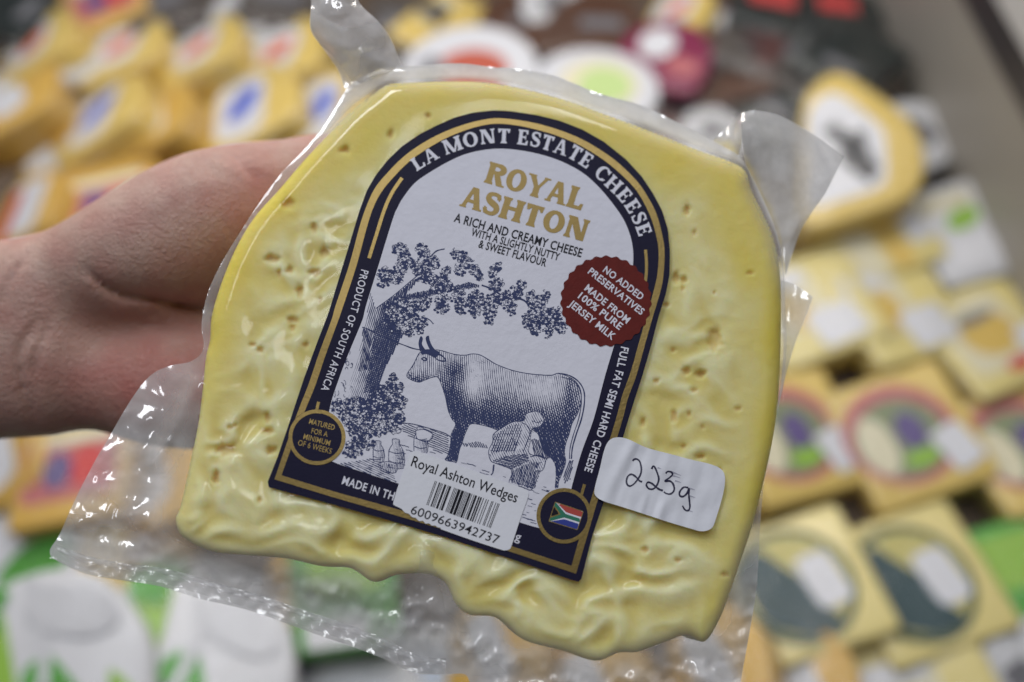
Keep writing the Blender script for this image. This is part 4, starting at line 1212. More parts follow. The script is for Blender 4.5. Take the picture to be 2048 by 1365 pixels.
# smooth the step at the cheese rim over the mesh
nb = np.concatenate([fc[:, [0, 1]], fc[:, [1, 2]], fc[:, [2, 3]], fc[:, [3, 0]]])
lowf = sstep(700, 1000, vy + .35 * (700 - vx))
for _ in range(16):
    acc = np.zeros(len(vx)); cnt = np.zeros(len(vx))
    np.add.at(acc, nb[:, 0], hf[nb[:, 1]]); np.add.at(acc, nb[:, 1], hf[nb[:, 0]]); np.add.at(cnt, nb[:, 0], 1); np.add.at(cnt, nb[:, 1], 1)
    sm = acc / np.maximum(cnt, 1)
    band = np.where(ins, 0.0, 1.0) * np.exp(-(e / 40) ** 2)
    hf = hf + (sm - hf) * np.maximum(.6 * band, np.where(ins, .9 - .55 * lowf, .08))
fv_ = pk(vx, vy, hf)
bag = mk('vacuum_bag', fv_, turned(fc, fv_), M['film'], BASE)
milk = np.where(ins, .015, .17 + .14 * sstep(0, 40, e) + .08 * noise(vx / 60, vy / 60, 80))
topm = sstep(420, 300, vy - .3 * (vx - 900)) * np.where(ins, 0, 1)
milk = milk + .50 * topm * sstep(2, 16, e)
din = pdist(vx, vy, CHEESE)[0]
milk = milk + np.where(ins, .30 * sstep(34, 0, din) * sstep(420, 300, vy - .3 * (vx - 900)), 0)
milk = milk + .20 * np.exp(-(ds / 30) ** 2) * np.where(ins, 0, 1)
milk = milk + .10 * sstep(1060, 1200, vy) * np.where(ins, 0, 1)
milk = milk + np.where(ins, .20 * sstep(30, 0, din) * sstep(1000, 1080, vy), 0)
attr(bag, 'milk', np.clip(milk, 0, 1))
# the rear film, a little behind
hb = np.where(ins, -17.6, hf - 1.2 - 8 * 0)
hb = np.minimum(hb, hf - .9)
hb = np.where(ins, hf - .9 - 17.0 * sstep(0, 30, pdist(vx, vy, CHEESE)[0]), hb)
M['film_rear'] = film_mat('rear_film', True, rough=.2, fres=.2, bump=.06)
keep = ~(ins[fc].all(1))
used, inv = np.unique(fc[keep], return_inverse=True)
rear = mk('rear_film', pk(vx[used], vy[used], hb[used]), inv.reshape(-1, 4)[:, ::-1], M['film_rear'], bag)
attr(rear, 'milk', np.clip(milk[used] * .7, 0, 1))

# --- heat-sealed band along the lower edge with its crimp
sp = Path(CRIMP, 12)
n = 420
u = np.linspace(0, sp.L, n); pc, tn = sp.at(u); nn = np.stack([-tn[:, 1], tn[:, 0]], 1)
rows = np.linspace(-20, 11, 13)
sv, sm_ = [], []
for r in rows:
    q = pc + nn * (r + (1.6 * noise(u / 9, u * 0 + 3, 91) if r == rows[-1] else 0))[:, None] if r == rows[-1] else pc + nn * r
    crimp = .95 * np.sin(u / 5.4 + 2.0 * noise(u / 120, u * 0, 92)) * math.exp(-((r - 0) / 7.0) ** 2) * sstep(45, 90, u) * (.55 + .9 * np.abs(noise(u / 90, u * 0 + 8, 95)))
    hfq = film_height(q[:, 0], q[:, 1])[0]
    sv.append(pk(q[:, 0], q[:, 1], -5.2 + .4 * noise(q[:, 0] / 90, q[:, 1] / 90, 93) + crimp + .25 * noise(u / 16, u * 0 + r, 94))); sm_.append(np.full(n, .22 + .16 * math.exp(-((r + 14) / 6) ** 2)))
sf = [[k * n + i, k * n + i + 1, (k + 1) * n + i + 1, (k + 1) * n + i] for k in range(len(rows) - 1) for i in range(n - 1)]
seal = mk('seal_strip', np.concatenate(sv), turned(sf, np.concatenate(sv)), M['seal'], bag)
attr(seal, 'milk', np.concatenate(sm_))


def sheet(name, quad_rows, milkv, parent=bag, mat='seal', n=26, rough_amp=.35, seed=0):
    """a flap of film through rows of (px, py, h) control points"""
    Rw = [smooth_curve(np.array(r, float), 8) for r in quad_rows]
    m = len(Rw[0]); A = np.stack(Rw)          # rows x m x 3
    S = np.stack([smooth_curve(A[:, j], 8) for j in range(m)], 1)
    nr = S.shape[0]
    P_ = S.reshape(-1, 3)
    hh = P_[:, 2] + rough_amp * noise(P_[:, 0] / 34, P_[:, 1] / 34, 100 + seed) + .35 * rough_amp * noise(P_[:, 0] / 12, P_[:, 1] / 12, 101 + seed)
    v = pk(P_[:, 0], P_[:, 1], hh)
    f = [[j * m + i, j * m + i + 1, (j + 1) * m + i + 1, (j + 1) * m + i] for j in range(nr - 1) for i in range(m - 1)]
    o = mk(name, v, turned(f, v), M[mat], parent)
    attr(o, 'milk', np.full(len(v), milkv))
    return o


# folded corner, upper right: the film rolls over towards the viewer
sheet('folded_corner', [[(1425, 282, -6), (1460, 250, -4), (1484, 227, -1.5)], [(1440, 292, -6), (1466, 262, -2), (1482, 236, 3.0)], [(1476, 312, -6), (1482, 290, 2.0), (1484, 252, 6.0)]], .72, seed=1)
sheet('folded_corner', [[(1484, 227, -1.5), (1500, 222, -1), (1518, 222, -1), (1562, 233, -2), (1625, 268, -4), (1688, 314, -6)],
                        [(1482, 252, 2.0), (1505, 262, 1.2), (1530, 272, .3), (1575, 290, -2), (1625, 316, -4), (1672, 345, -6)],
                        [(1486, 300, .5), (1510, 318, -.5), (1538, 335, -1), (1575, 356, -2.5), (1615, 376, -4.5), (1650, 388, -6)],
                        [(1498, 345, -4), (1520, 376, -4), (1545, 400, -4), (1572, 420, -4.5), (1598, 438, -5), (1622, 428, -6)],
                        [(1520, 390, -6), (1538, 428, -6), (1556, 470, -6.5), (1566, 490, -6.5), (1580, 492, -6.5), (1598, 470, -7)],
                        [(1548, 450, -7), (1560, 490, -7), (1567, 520, -7), (1569, 535, -7), (1570, 548, -7), (1571, 552, -7)]], .72, seed=2)
# small pointed flap at the right side
sheet('side_flap', [[(1560, 560, -7), (1590, 570, -6), (1626, 594, -5)], [(1564, 640, -7), (1590, 640, -6.4), (1611, 634, -6)], [(1566, 720, -7), (1580, 705, -7), (1592, 682, -7)], [(1554, 830, -7.5), (1560, 800, -7.5), (1570, 752, -7.5)]], .5, seed=3)
# twisted corner, upper left
sheet('twisted_corner', [[(612, -60, 4), (650, -60, 6), (700, -60, 6), (716, -60, 4)], [(622, 0, 2), (650, 5, 5), (690, 0, 5), (716, 0, 2)], [(621, 58, 0), (660, 45, 4), (700, 40, 3.5), (757, 44, 0)], [(645, 96, -3), (680, 90, 1), (715, 88, 1.5), (782, 79, -2)], [(676, 140, -5), (705, 135, -3), (740, 128, -1), (802, 130, -4)], [(690, 178, -6), (715, 172, -5), (745, 162, -4), (806, 140, -5.5)]], .78, rough_amp=.6, seed=4)
sheet('twisted_corner', [[(640, 90, -1), (672, 120, 1), (704, 165, -4)], [(622, 58, 1.0), (690, 95, 4), (770, 90, -1)], [(622, 20, 3), (690, 55, 5.5), (757, 44, 1)]], .35, rough_amp=.5, seed=5)

sheet('film_fold', [[(822, 1122, -1.5), (850, 1100, 1.2), (884, 1114, -1.5)], [(812, 1180, -3.5), (856, 1172, .2), (896, 1166, -2.5)], [(800, 1240, -5), (872, 1240, -1.5), (925, 1235, -4)], [(792, 1290, -6), (892, 1298, -2), (962, 1290, -5)], [(802, 1340, -6), (908, 1354, -3.5), (1015, 1348, -5)]], .14, rough_amp=.5, seed=6)
sheet('film_fold', [[(300, 1090, -6), (340, 1075, -4.5), (372, 1082, -4)], [(308, 1106, -6), (350, 1100, -3.6), (420, 1112, -3.5)], [(330, 1130, -6.2), (420, 1140, -4.6), (520, 1150, -4.6)], [(420, 1165, -6.2), (520, 1172, -5), (640, 1190, -5)]], .10, rough_amp=.8, seed=7)

# ------------------------------------------------------------------ the paper label
vx, vy, fc, rim_e = region(LABEL, 7.0)
lab = mk('paper_label', pk(vx, vy, HL(vx, vy)), fc, M['navy'], BASE)
edge = Art(HL, 0.0)
ux = smooth_curve(np.concatenate([LABEL, LABEL[:1]]), 2)

PANEL = np.array([(655, 919), (650, 895), (659, 819), (675, 766), (696, 710), (725, 640), (731, 615), (757, 531), (786, 437), (795, 416), (806, 396), (830, 366), (863, 343), (904, 320), (940, 306), (988, 298), (1032, 300), (1076, 308), (1120, 322), (1164, 345), (1197, 374), (1225, 407), (1247, 439), (1260, 470), (1266, 500), (1266, 530),
                  (1262, 570), (1250, 620), (1229, 689), (1209, 756), (1187, 840), (1164, 902), (1144, 972), (1120, 1066), (1077, 1056), (1045, 1047), (920, 1007), (795, 967), (730, 946)], float)
vx, vy, fc, _ = region(smooth_curve(PANEL, 3, True), 7.0)
mk('label_panel', pk(vx, vy, HL(vx, vy) + .03), fc, M['paper'], lab)

# gold frame
GO = smooth_curve([(549, 959), (590, 839), (617, 769), (637, 710), (663, 640), (671, 612), (699, 528), (719, 454), (734, 410), (751, 375), (775, 346), (807, 314), (845, 287), (889, 264), (940, 246), (988, 237), (1032, 240), (1076, 248), (1120, 261), (1164, 279), (1208, 305), (1241, 330), (1274, 363), (1295, 393), (1313, 428), (1324, 468), (1329, 500), (1328, 537), (1323, 575), (1306, 633), (1291, 686), (1273, 751), (1256, 797), (1242, 850), (1196, 999), (1177, 1064), (1152, 1148)], 6)
GI = smooth_curve([(563, 951), (602, 842), (630, 773), (650, 714), (677, 640), (686, 614), (713, 532), (733, 458), (747, 415), (764, 383), (787, 355), (818, 324), (853, 299), (894, 276), (943, 257), (988, 248), (1031, 251), (1074, 260), (1117, 273), (1159, 291), (1201, 316), (1233, 341), (1265, 372), (1284, 399), (1301, 434), (1312, 470), (1317, 500), (1316, 537), (1310, 572), (1294, 629), (1279, 682), (1261, 745), (1244, 793), (1229, 848), (1183, 996), (1163, 1062), (1143, 1132)], 6)
art = Art(HL, .05)
art.strip(GO, GI)
q0 = smooth_curve([(549, 959), (660, 993), (774, 1026), (887, 1060), (1030, 1107), (1152, 1148)], 12); q1 = smooth_curve([(563, 951), (660, 981), (774, 1013), (887, 1046), (1030, 1095), (1143, 1132)], 12)
art.strip(q0, q1)
art.line(smooth_curve([(804, 356), (783, 388), (768, 422), (753, 469), (738, 517)], 6), 7)
art.line(smooth_curve([(1291, 500), (1293, 528), (1292, 554), (1288, 578)], 4), 6)
art.line([(637, 804), (633, 823)], 6); art.line([(1169, 969), (1163, 990)], 6)
art.build('gold_frame', M['gold'], lab)

# arched lettering
BL = Path([(830, 346), (850, 333), (880, 316), (910, 304), (935, 296), (961, 290), (985, 287), (1008, 287), (1040, 289.5), (1068, 294), (1093, 301), (1130, 313), (1155, 327), (1176, 341), (1196, 358), (1212, 374), (1230, 391), (1246, 410), (1259, 430), (1270, 454), (1279, 478)], 10)
art = Art(HL, .06)


def arc_word(word, s0, s1, cap):
    gl = [serif_glyph(c, .23, .115, .08, .075) for c in word]
    tot = sum(a for _, a in gl) + .09 * (len(gl) - 1); sc = (s1 - s0) / tot; x = s0
    for G, a in gl:
        mid = x + a * sc / 2
        (p,), (t,) = BL.at(np.array([mid]))
        nrm = np.array([t[1], -t[0]])
        place_glyph(art, G, p - t * a * sc / 2, t, nrm, sc, cap)
        x += (a + .09) * sc


w0 = BL.near((833, 344)); arc_word('LA', w0, BL.near((880, 316)), 27)
arc_word('MONT', BL.near((892, 311)), BL.near((1021, 288)), 29)
arc_word('ESTATE', BL.near((1033, 289)), BL.near((1173, 339)), 30)
arc_word('CHEESE', BL.near((1187, 350)), BL.near((1278, 475)), 29)
art.build('arched_lettering', M['white'], lab)

# gold name, two lines
art = Art(HL, .06)


def gold_word(word, p0, p1, cap, up):
    gl = [serif_glyph(c, .27, .17, .085, .055) for c in word]
    p0, p1 = np.array(p0, float), np.array(p1, float); L = np.linalg.norm(p1 - p0); e = (p1 - p0) / L
    up = np.array(up, float); up /= np.linalg.norm(up)
    tot = sum(a for _, a in gl) + .06 * (len(gl) - 1); sc = L / tot; x = 0
    for G, a in gl:
        place_glyph(art, G, p0 + e * x, e, up, sc, cap)
        x += (a + .06) * sc


gold_word('ROYAL', (967, 365), (1163, 422), 44, (.30, -.954))
gold_word('ASHTON', (919, 412), (1168, 484), 44, (.30, -.954))
art.build('gold_lettering', M['goldink'], lab)

art = Art(HL, .06)
put_text(art, 'A RICH AND CREAMY CHEESE', (907, 443), (1162, 515), 17, .024, spacing=1.05)
put_text(art, 'WITH A SLIGHTLY NUTTY', (941, 471), (1117, 522), 15, .022, spacing=1.05)
put_text(art, '& SWEET FLAVOUR', (956, 495), (1091, 534), 15.5, .022, spacing=1.05)
art.build('description_lettering', M['black'], lab)

art = Art(HL, .06)
put_text_path(art, 'PRODUCT OF SOUTH AFRICA', Path([(730, 541), (709, 620), (698, 650), (681, 697), (666, 737), (649, 782)]), 15, .012, spacing=1.12)
art.build('side_lettering', M['white'], lab)
art = Art(HL, .06)
put_text_path(art, 'FULL FAT SEMI HARD CHEESE', Path([(1250, 695), (1238, 748), (1218, 811), (1206, 855), (1192, 895), (1176, 944)]), 15.5, .02, spacing=1.08)
art.build('side_lettering', M['white'], lab)
art = Art(HL, .06)
put_text(art, 'MADE IN TH', (683, 968), (786, 1001), 16, .02, spacing=1.08)
art.build('base_lettering', M['white'], lab)
art = Art(HL, .06)
put_text(art, 'g', (1029, 1080), (1040, 1083), 17, .01)
art.build('weight_lettering', M['white'], lab)

# ------------------------------------------------------------------ the engraved picture
E = Art(HL, .045, 4e-5)
T_ = lambda pts, s, ox, oy: [(ox + x * s, oy + y * s) for x, y in pts]
c3 = lambda pts: np.array(T_(pts, .381, 780, 640))
r6 = lambda pts: np.array(T_(pts, .2637, 660, 460))
r7 = lambda pts: np.array(T_(pts, .2271, 660, 800))
PCLIP = smooth_curve(PANEL, 3, True)
SPARE = [ellipse(1212, 602, 92, 92), ellipse(634, 875, 58, 58), ellipse(1128, 1032, 57, 57),
         np.array([(786, 1004), (797, 1016), (880, 1058), (1007, 1102), (1021, 1093), (1056, 988), (1042, 974), (833, 902), (819, 911)])]


def free(q):
    ok = inside(q[:, 0], q[:, 1], PCLIP)
    for s in SPARE:
        ok &= ~inside(q[:, 0], q[:, 1], s)
    return ok


def clipped_line(A_, pts, w, mi=0):
    pts = np.asarray(pts, float); w = np.broadcast_to(np.asarray(w, float), len(pts))
    ok = free(pts) & (w > .12)
    i = 0
    while i < len(pts):
        if ok[i]:
            j = i
            while j + 1 < len(pts) and ok[j + 1]:
                j += 1
            if j > i:
                A_.line(pts[i:j + 1], w[i:j + 1], mi)
            i = j + 1
        else:
            i += 1


def hatch(A_, poly, ang, gap, tone, curve=0.0, mi=0, step=2.6, wob=.8):
    """engraver's lines across a region; tone(x, y) in 0..1 sets their thickness"""
    poly = np.asarray(poly); c = poly.mean(0); rad = np.linalg.norm(poly - c, axis=1).max() + 4
    e = np.array([math.cos(R(ang)), math.sin(R(ang))]); nn = np.array([-e[1], e[0]])
    for k in np.arange(-rad, rad, gap):
        t = np.arange(-rad, rad, step)
        off = k + curve * (t / rad) ** 2 * rad + wob * noise(t / 14, np.full_like(t, k), 55)
        q = c + np.outer(t, e) + np.outer(off, nn)
        ins = inside(q[:, 0], q[:, 1], poly)
        w = np.where(ins, np.clip(tone(q[:, 0], q[:, 1]) + .12 * noise(q[:, 0] / 9, q[:, 1] / 9, 57), 0, 1) * gap * .95, 0)
        clipped_line(A_, q, w, mi)


def outline(A_, pts, w=1.3, n=5, mi=0):
    q = smooth_curve(pts, n); clipped_line(A_, q, w * (1 + .35 * noise(q[:, 0] / 11, q[:, 1] / 11, 58)), mi)


def tint(poly, tone):
    pass


# the cow
COW = smooth_curve(c3([(90, 300), (95, 275), (120, 240), (140, 200), (157, 172), (185, 158), (235, 158), (270, 162), (340, 182), (395, 186), (430, 179), (470, 184), (510, 205), (560, 235), (640, 265), (720, 282), (800, 290), (850, 291), (882, 281), (930, 296), (975, 325), (1000, 370), (1003, 430), (985, 490), (955, 545), (940, 600), (922, 650), (915, 700), (922, 745), (905, 800), (885, 850), (880, 882), (868, 880), (872, 820), (868, 760), (845, 725), (815, 700), (790, 640), (770, 590), (700, 560), (650, 560), (600, 588), (520, 562), (430, 545), (402, 580), (385, 625), (362, 690), (350, 745), (335, 745), (290, 735), (305, 710), (318, 650), (322, 600), (345, 548), (325, 520), (303, 465), (290, 400), (268, 335), (250, 300), (220, 302), (180, 317), (152, 327), (120, 318)]), 4, True)


def cow_tone(x, y):
    # light from above: back pale, belly, neck, chest and hindquarters dark
    u = (x - 780) / .381; v = (y - 640) / .381
    back = 188 + (u - 340) * .19
    f = sstep(60, 330, v - back)
    t = .10 + .75 * f
    t = t + .55 * np.exp(-(((u - 345) / 75) ** 2 + ((v - 270) / 60) ** 2)) + .5 * np.exp(-(((u - 320) / 40) ** 2 + ((v - 450) / 110) ** 2))
    t = t + .45 * np.exp(-(((u - 950) / 50) ** 2 + ((v - 400) / 120) ** 2)) - .5 * np.exp(-(((u - 440) / 45) ** 2 + ((v - 330) / 110) ** 2))
    t = t - .25 * np.exp(-(((u - 800) / 90) ** 2 + ((v - 370) / 60) ** 2))
    head = sstep(235, 150, u)
    t = t * (1 - head) + head * (.08 + .6 * sstep(255, 330, v) + .35 * sstep(160, 230, u))
    t = t + .35 * sstep(560, 640, v)
    return np.clip(t + .16 + .10 * noise(x / 14, y / 10, 67), 0, .95)


E.area(COW, 2, 4)
hatch(E, COW, 78, 4.2, lambda x, y: cow_tone(x, y), curve=-.16)
hatch(E, COW, 28, 4.6, lambda x, y: np.clip(cow_tone(x, y) - .38, 0, .8), curve=.1)
outline(E, np.concatenate([COW, COW[:1]]), 1.7, 1)
for pts in ([(158, 165), (152, 130), (155, 104), (163, 88), (170, 100), (166, 128), (182, 156)], [(212, 158), (196, 125), (190, 95), (202, 86), (206, 106), (220, 138), (240, 164)]):
    E.poly(smooth_curve(c3(pts), 3), 1); outline(E, c3(pts), 1.6)
outline(E, c3([(236, 190), (262, 184), (285, 200), (290, 216), (268, 216), (244, 206), (236, 190)]), 2.6)
outline(E, c3([(165, 205), (178, 198), (195, 208), (180, 214), (165, 205)]), 2.6); outline(E, c3([(98, 285), (106, 292), (112, 302)]), 2.4); outline(E, c3([(112, 312), (134, 306), (150, 300)]), 1.6)
E.poly(smooth_curve(c3([(160, 170), (185, 158), (235, 160), (262, 172), (250, 190), (236, 200), (215, 190), (190, 180), (170, 185)]), 3), 1)
# tail
outline(E, c3([(882, 281), (940, 292), (990, 325), (1018, 375), (1020, 440), (1005, 520), (978, 600), (958, 670), (952, 730)]), 2.6)
outline(E, c3([(900, 300), (960, 320), (998, 370), (1004, 440), (990, 520), (964, 600), (946, 670), (942, 730)]), 1.8)
hatch(E, c3([(935, 735), (962, 735), (960, 780), (945, 840), (915, 860), (908, 820), (925, 775)]), 110, 3.2, lambda x, y: .7 + 0 * x)
# near hind leg and second front leg accents
hatch(E, c3([(300, 735), (318, 640), (330, 590), (400, 570), (380, 640), (358, 745)]), 100, 3.4, lambda x, y: .62 + 0 * x)
hatch(E, c3([(740, 620), (850, 640), (840, 720), (790, 800), (760, 890), (725, 890), (745, 790), (760, 720)]), 70, 3.0, lambda x, y: .72 + 0 * x)
# milker: cap, coat, lap, stool
MILK = c3([(760, 478), (790, 490), (808, 520), (798, 548), (775, 565), (745, 575), (735, 640), (730, 700), (790, 720), (815, 740), (800, 790), (760, 800), (745, 890), (700, 880), (640, 860), (625, 850), (640, 790), (560, 755), (530, 740), (518, 690), (540, 640), (545, 600), (600, 560), (650, 535), (700, 530), (715, 495)])
E.area(smooth_curve(MILK, 2, True), 2, 3)
outline(E, np.concatenate([MILK, MILK[:1]]), 1.7)
hatch(E, MILK, 62, 4.4, lambda x, y: np.clip(.26 + .28 * noise(x / 13, y / 10, 66), 0, .8))
hatch(E, c3([(540, 640), (545, 605), (620, 560), (690, 535), (690, 600), (660, 690), (560, 700), (525, 690)]), 110, 4.6, lambda x, y: .34 + .25 * sstep(870, 900, y) + 0 * x)
hatch(E, c3([(535, 740), (600, 715), (720, 700), (735, 740), (640, 790)]), 15, 3.0, lambda x, y: .72 + 0 * x)
hatch(E, c3([(640, 790), (735, 745), (800, 745), (760, 800), (745, 890), (630, 855)]), 75, 3.2, lambda x, y: .66 + 0 * x)
hatch(E, c3([(735, 560), (790, 545), (770, 590), (735, 600)]), 40, 3, lambda x, y: .35 + 0 * x)
outline(E, c3([(690, 540), (720, 555), (735, 590), (720, 640), (700, 690)]), 1.8); outline(E, c3([(745, 530), (775, 540), (795, 530)]), 1.4); outline(E, c3([(640, 620), (660, 660), (650, 700)]), 1.3)
outline(E, c3([(735, 720), (780, 712), (825, 730)]), 2.0); outline(E, c3([(545, 760), (540, 800), (530, 815)]), 3.0); outline(E, c3([(640, 790), (640, 840)]), 2.4)
# ground, hill, stones
for i in range(150):
    x = rng.uniform(790, 1130); y0 = 925 + (x - 850) * .30; y = y0 + rng.uniform(-25, 85)
    L = rng.uniform(6, 26)
    q = np.array([(x + t, y + t * .28 + rng.uniform(-.6, .6)) for t in np.arange(0, L, 3)])
    if not inside(q[:, 0], q[:, 1], COW).any():
        clipped_line(E, q, rng.uniform(.7, 1.6))
hill = r7([(620, 215), (700, 215), (800, 240), (900, 262), (980, 285), (1050, 320), (1050, 480), (940, 470), (860, 400), (700, 330), (640, 280)])
hatch(E, hill, 22, 4.0, lambda x, y: .42 + 0 * x); outline(E, r7([(610, 205), (720, 212), (850, 245), (1000, 290), (1060, 325)]), 1.8)
hatch(E, r7([(1160, 380), (1240, 372), (1310, 362), (1370, 395), (1410, 430), (1300, 425), (1180, 410)]), 60, 3.4, lambda x, y: .6 + 0 * x)
# churns
for cx, cy, s in ((425, 450, .8), (580, 470, 1.12), (795, 350, 1.0)):
    can = r7([(cx - 55 * s, cy + 110 * s), (cx - 55 * s, cy - 20 * s), (cx - 25 * s, cy - 70 * s), (cx - 28 * s, cy - 110 * s), (cx + 28 * s, cy - 105 * s), (cx + 28 * s, cy - 65 * s), (cx + 62 * s, cy - 10 * s), (cx + 58 * s, cy + 120 * s)])
    E.poly(can, 2); outline(E, np.concatenate([can, can[:1]]), 1.6, 2)
    c0 = can.mean(0)[0]
    hatch(E, can, 96, 3.0, lambda x, y, c0=c0: np.clip(.2 + .03 * (x - c0 + 2), 0, .85))
    outline(E, r7([(cx - 55 * s, cy - 15 * s), (cx, cy + 2 * s), (cx + 60 * s, cy - 5 * s)]), 1.6); outline(E, r7([(cx - 55 * s, cy + 60 * s), (cx, cy + 78 * s), (cx + 58 * s, cy + 70 * s)]), 1.6)
E.poly(r7([(755, 270), (830, 265), (905, 300), (870, 360), (770, 345)]), 2); outline(E, r7([(755, 270), (830, 262), (905, 305), (870, 360), (770, 345), (755, 270)]), 1.7)
tub = r7([(430, 560), (500, 545), (590, 570), (580, 640), (500, 640), (440, 610)]); E.poly(tub, 2); hatch(E, tub, 100, 3.4, lambda x, y: .45 + 0 * x); outline(E, np.concatenate([tub, tub[:1]]), 1.4, 2)
outline(E, r7([(345, 520), (400, 528), (450, 525)]), 2.2)
hatch(E, r7([(80, 560), (330, 520), (560, 640), (590, 735), (400, 690), (200, 620)]), 24, 4.0, lambda x, y: .25 + .3 * (noise(x / 12, y / 12, 61) > 0))
outline(E, c3([(0, 108), (60, 128), (120, 150), (165, 158)]), 2.2)
E.build('cow_engraving', [M['blueink'], M['blueink'], M['paper']], lab)

# the tree: trunk, limbs and curly foliage
E = Art(HL, .045, 1.2e-5)
TRUNK = r6([(290, 560), (310, 470), (340, 560), (345, 600), (480, 500), (600, 400), (660, 360), (640, 420), (575, 490), (700, 460), (790, 450), (900, 430), (1050, 395), (1150, 415), (1130, 440), (1010, 445), (900, 475), (790, 490), (690, 520), (600, 530), (480, 560), (420, 620), (560, 790), (520, 860), (470, 950), (420, 1040), (390, 1130), (370, 1200), (340, 1330), (230, 1300), (120, 1340), (150, 1130), (215, 950), (245, 800), (275, 680)])
trunk_tone = lambda x, y: np.clip(.50 + .018 * ((x - 660) / .2637 - (310 - .12 * ((y - 460) / .2637 - 700))) * .06 * 4 + .2 * noise(x / 16, y / 22, 63), .1, .92)
E.area(TRUNK, 2, 3)
hatch(E, TRUNK, 106, 3.6, trunk_tone, curve=.05)
hatch(E, r6([(330, 760), (420, 620), (560, 790), (500, 900), (420, 1050), (360, 1220), (250, 1240), (300, 1000)]), 20, 3.4, lambda x, y: .72 + .2 * noise(x / 10, y / 10, 64))
hatch(E, r6([(240, 740), (330, 760), (300, 900), (330, 1060), (210, 1080), (250, 900)]), 100, 3.0, lambda x, y: .66 + .25 * noise(x / 10, y / 14, 65))
hatch(E, r6([(560, 500), (700, 480), (900, 450), (1050, 410), (1130, 440), (900, 478), (690, 524), (560, 545)]), 70, 3.0, lambda x, y: .7 + 0 * x)
hatch(E, r6([(660, 460), (880, 440), (1060, 395), (1150, 420), (1000, 440), (800, 480)]), 60, 4, lambda x, y: .35 + 0 * x)
outline(E, r6([(345, 600), (480, 500), (600, 400), (660, 350)]), 1.8); outline(E, r6([(245, 740), (280, 750), (350, 785), (420, 815), (520, 860)]), 2.6)
outline(E, r6([(1150, 420), (1230, 450), (1290, 490), (1340, 520), (1400, 515), (1470, 535), (1510, 575), (1540, 600)]), 3.2)
outline(E, r6([(770, 195), (810, 160), (870, 145)]), 2.6); outline(E, r6([(690, 660), (750, 680), (785, 715)]), 2.2)
CLUMPS = [(530, 150, 60, 50), (560, 210, 50, 50), (700, 150, 50, 50), (720, 220, 60, 60), (790, 250, 45, 50), (530, 290, 60, 55), (600, 250, 50, 40), (420, 340, 60, 60), (400, 400, 50, 40), (500, 360, 60, 50), (700, 340, 70, 60), (660, 290, 55, 50), (760, 370, 45, 40),
          (950, 180, 35, 40), (1000, 200, 45, 45), (1040, 250, 50, 45), (990, 300, 50, 50), (1090, 300, 45, 40), (1130, 350, 40, 35), (880, 320, 40, 45), (850, 390, 60, 60), (890, 430, 45, 45), (800, 440, 45, 45), (860, 540, 65, 55), (850, 600, 55, 40), (980, 500, 50, 60), (1000, 590, 50, 50), (1070, 560, 50, 60),
          (1110, 500, 60, 50), (1100, 630, 40, 40), (1150, 560, 50, 50), (1230, 540, 60, 60), (1210, 620, 55, 50), (1200, 690, 35, 35), (1260, 420, 60, 60), (1250, 320, 50, 50), (1280, 280, 30, 30), (1330, 520, 55, 60), (1370, 600, 50, 50), (1390, 480, 60, 50), (1430, 500, 40, 40), (1455, 420, 40, 40), (1530, 510, 45, 50),
          (1560, 600, 60, 60), (1600, 540, 45, 50), (1640, 490, 35, 35), (1510, 690, 60, 60), (1560, 750, 50, 50), (1620, 660, 60, 60), (1680, 620, 50, 50), (1690, 700, 55, 55), (1650, 780, 40, 45), (1740, 640, 45, 60), (1750, 740, 45, 50), (1780, 700, 30, 50),
          (530, 560, 60, 60), (600, 600, 70, 60), (680, 570, 70, 50), (540, 660, 70, 60), (450, 680, 50, 50), (620, 690, 60, 60), (700, 700, 40, 40), (500, 740, 60, 45), (600, 780, 45, 35), (680, 750, 35, 40), (730, 540, 40, 40), (460, 590, 50, 50),
          # the bush below
          (480, 1130, 35, 40), (510, 1190, 45, 50), (420, 1200, 60, 50), (360, 1240, 60, 60), (470, 1280, 70, 60), (540, 1300, 40, 40), (380, 1330, 70, 60), (300, 1340, 70, 60)]
CL = [r6([(x, y)])[0].tolist() + [a * .2637, b_ * .2637] for x, y, a, b_ in CLUMPS]
CL += [r7([(x, y)])[0].tolist() + [a * .2271, b_ * .2271] for x, y, a, b_ in [(100, 60, 90, 70), (230, 40, 90, 70), (360, 60, 90, 70), (500, 60, 90, 60), (600, 40, 60, 50), (150, 170, 80, 70), (280, 150, 90, 70), (420, 160, 90, 70), (540, 170, 80, 70), (620, 160, 40, 60), (220, 280, 80, 70), (330, 270, 80, 60), (440, 270, 70, 50), (560, 260, 60, 40), (220, 400, 90, 60), (320, 380, 70, 60), (200, 470, 90, 40)]]
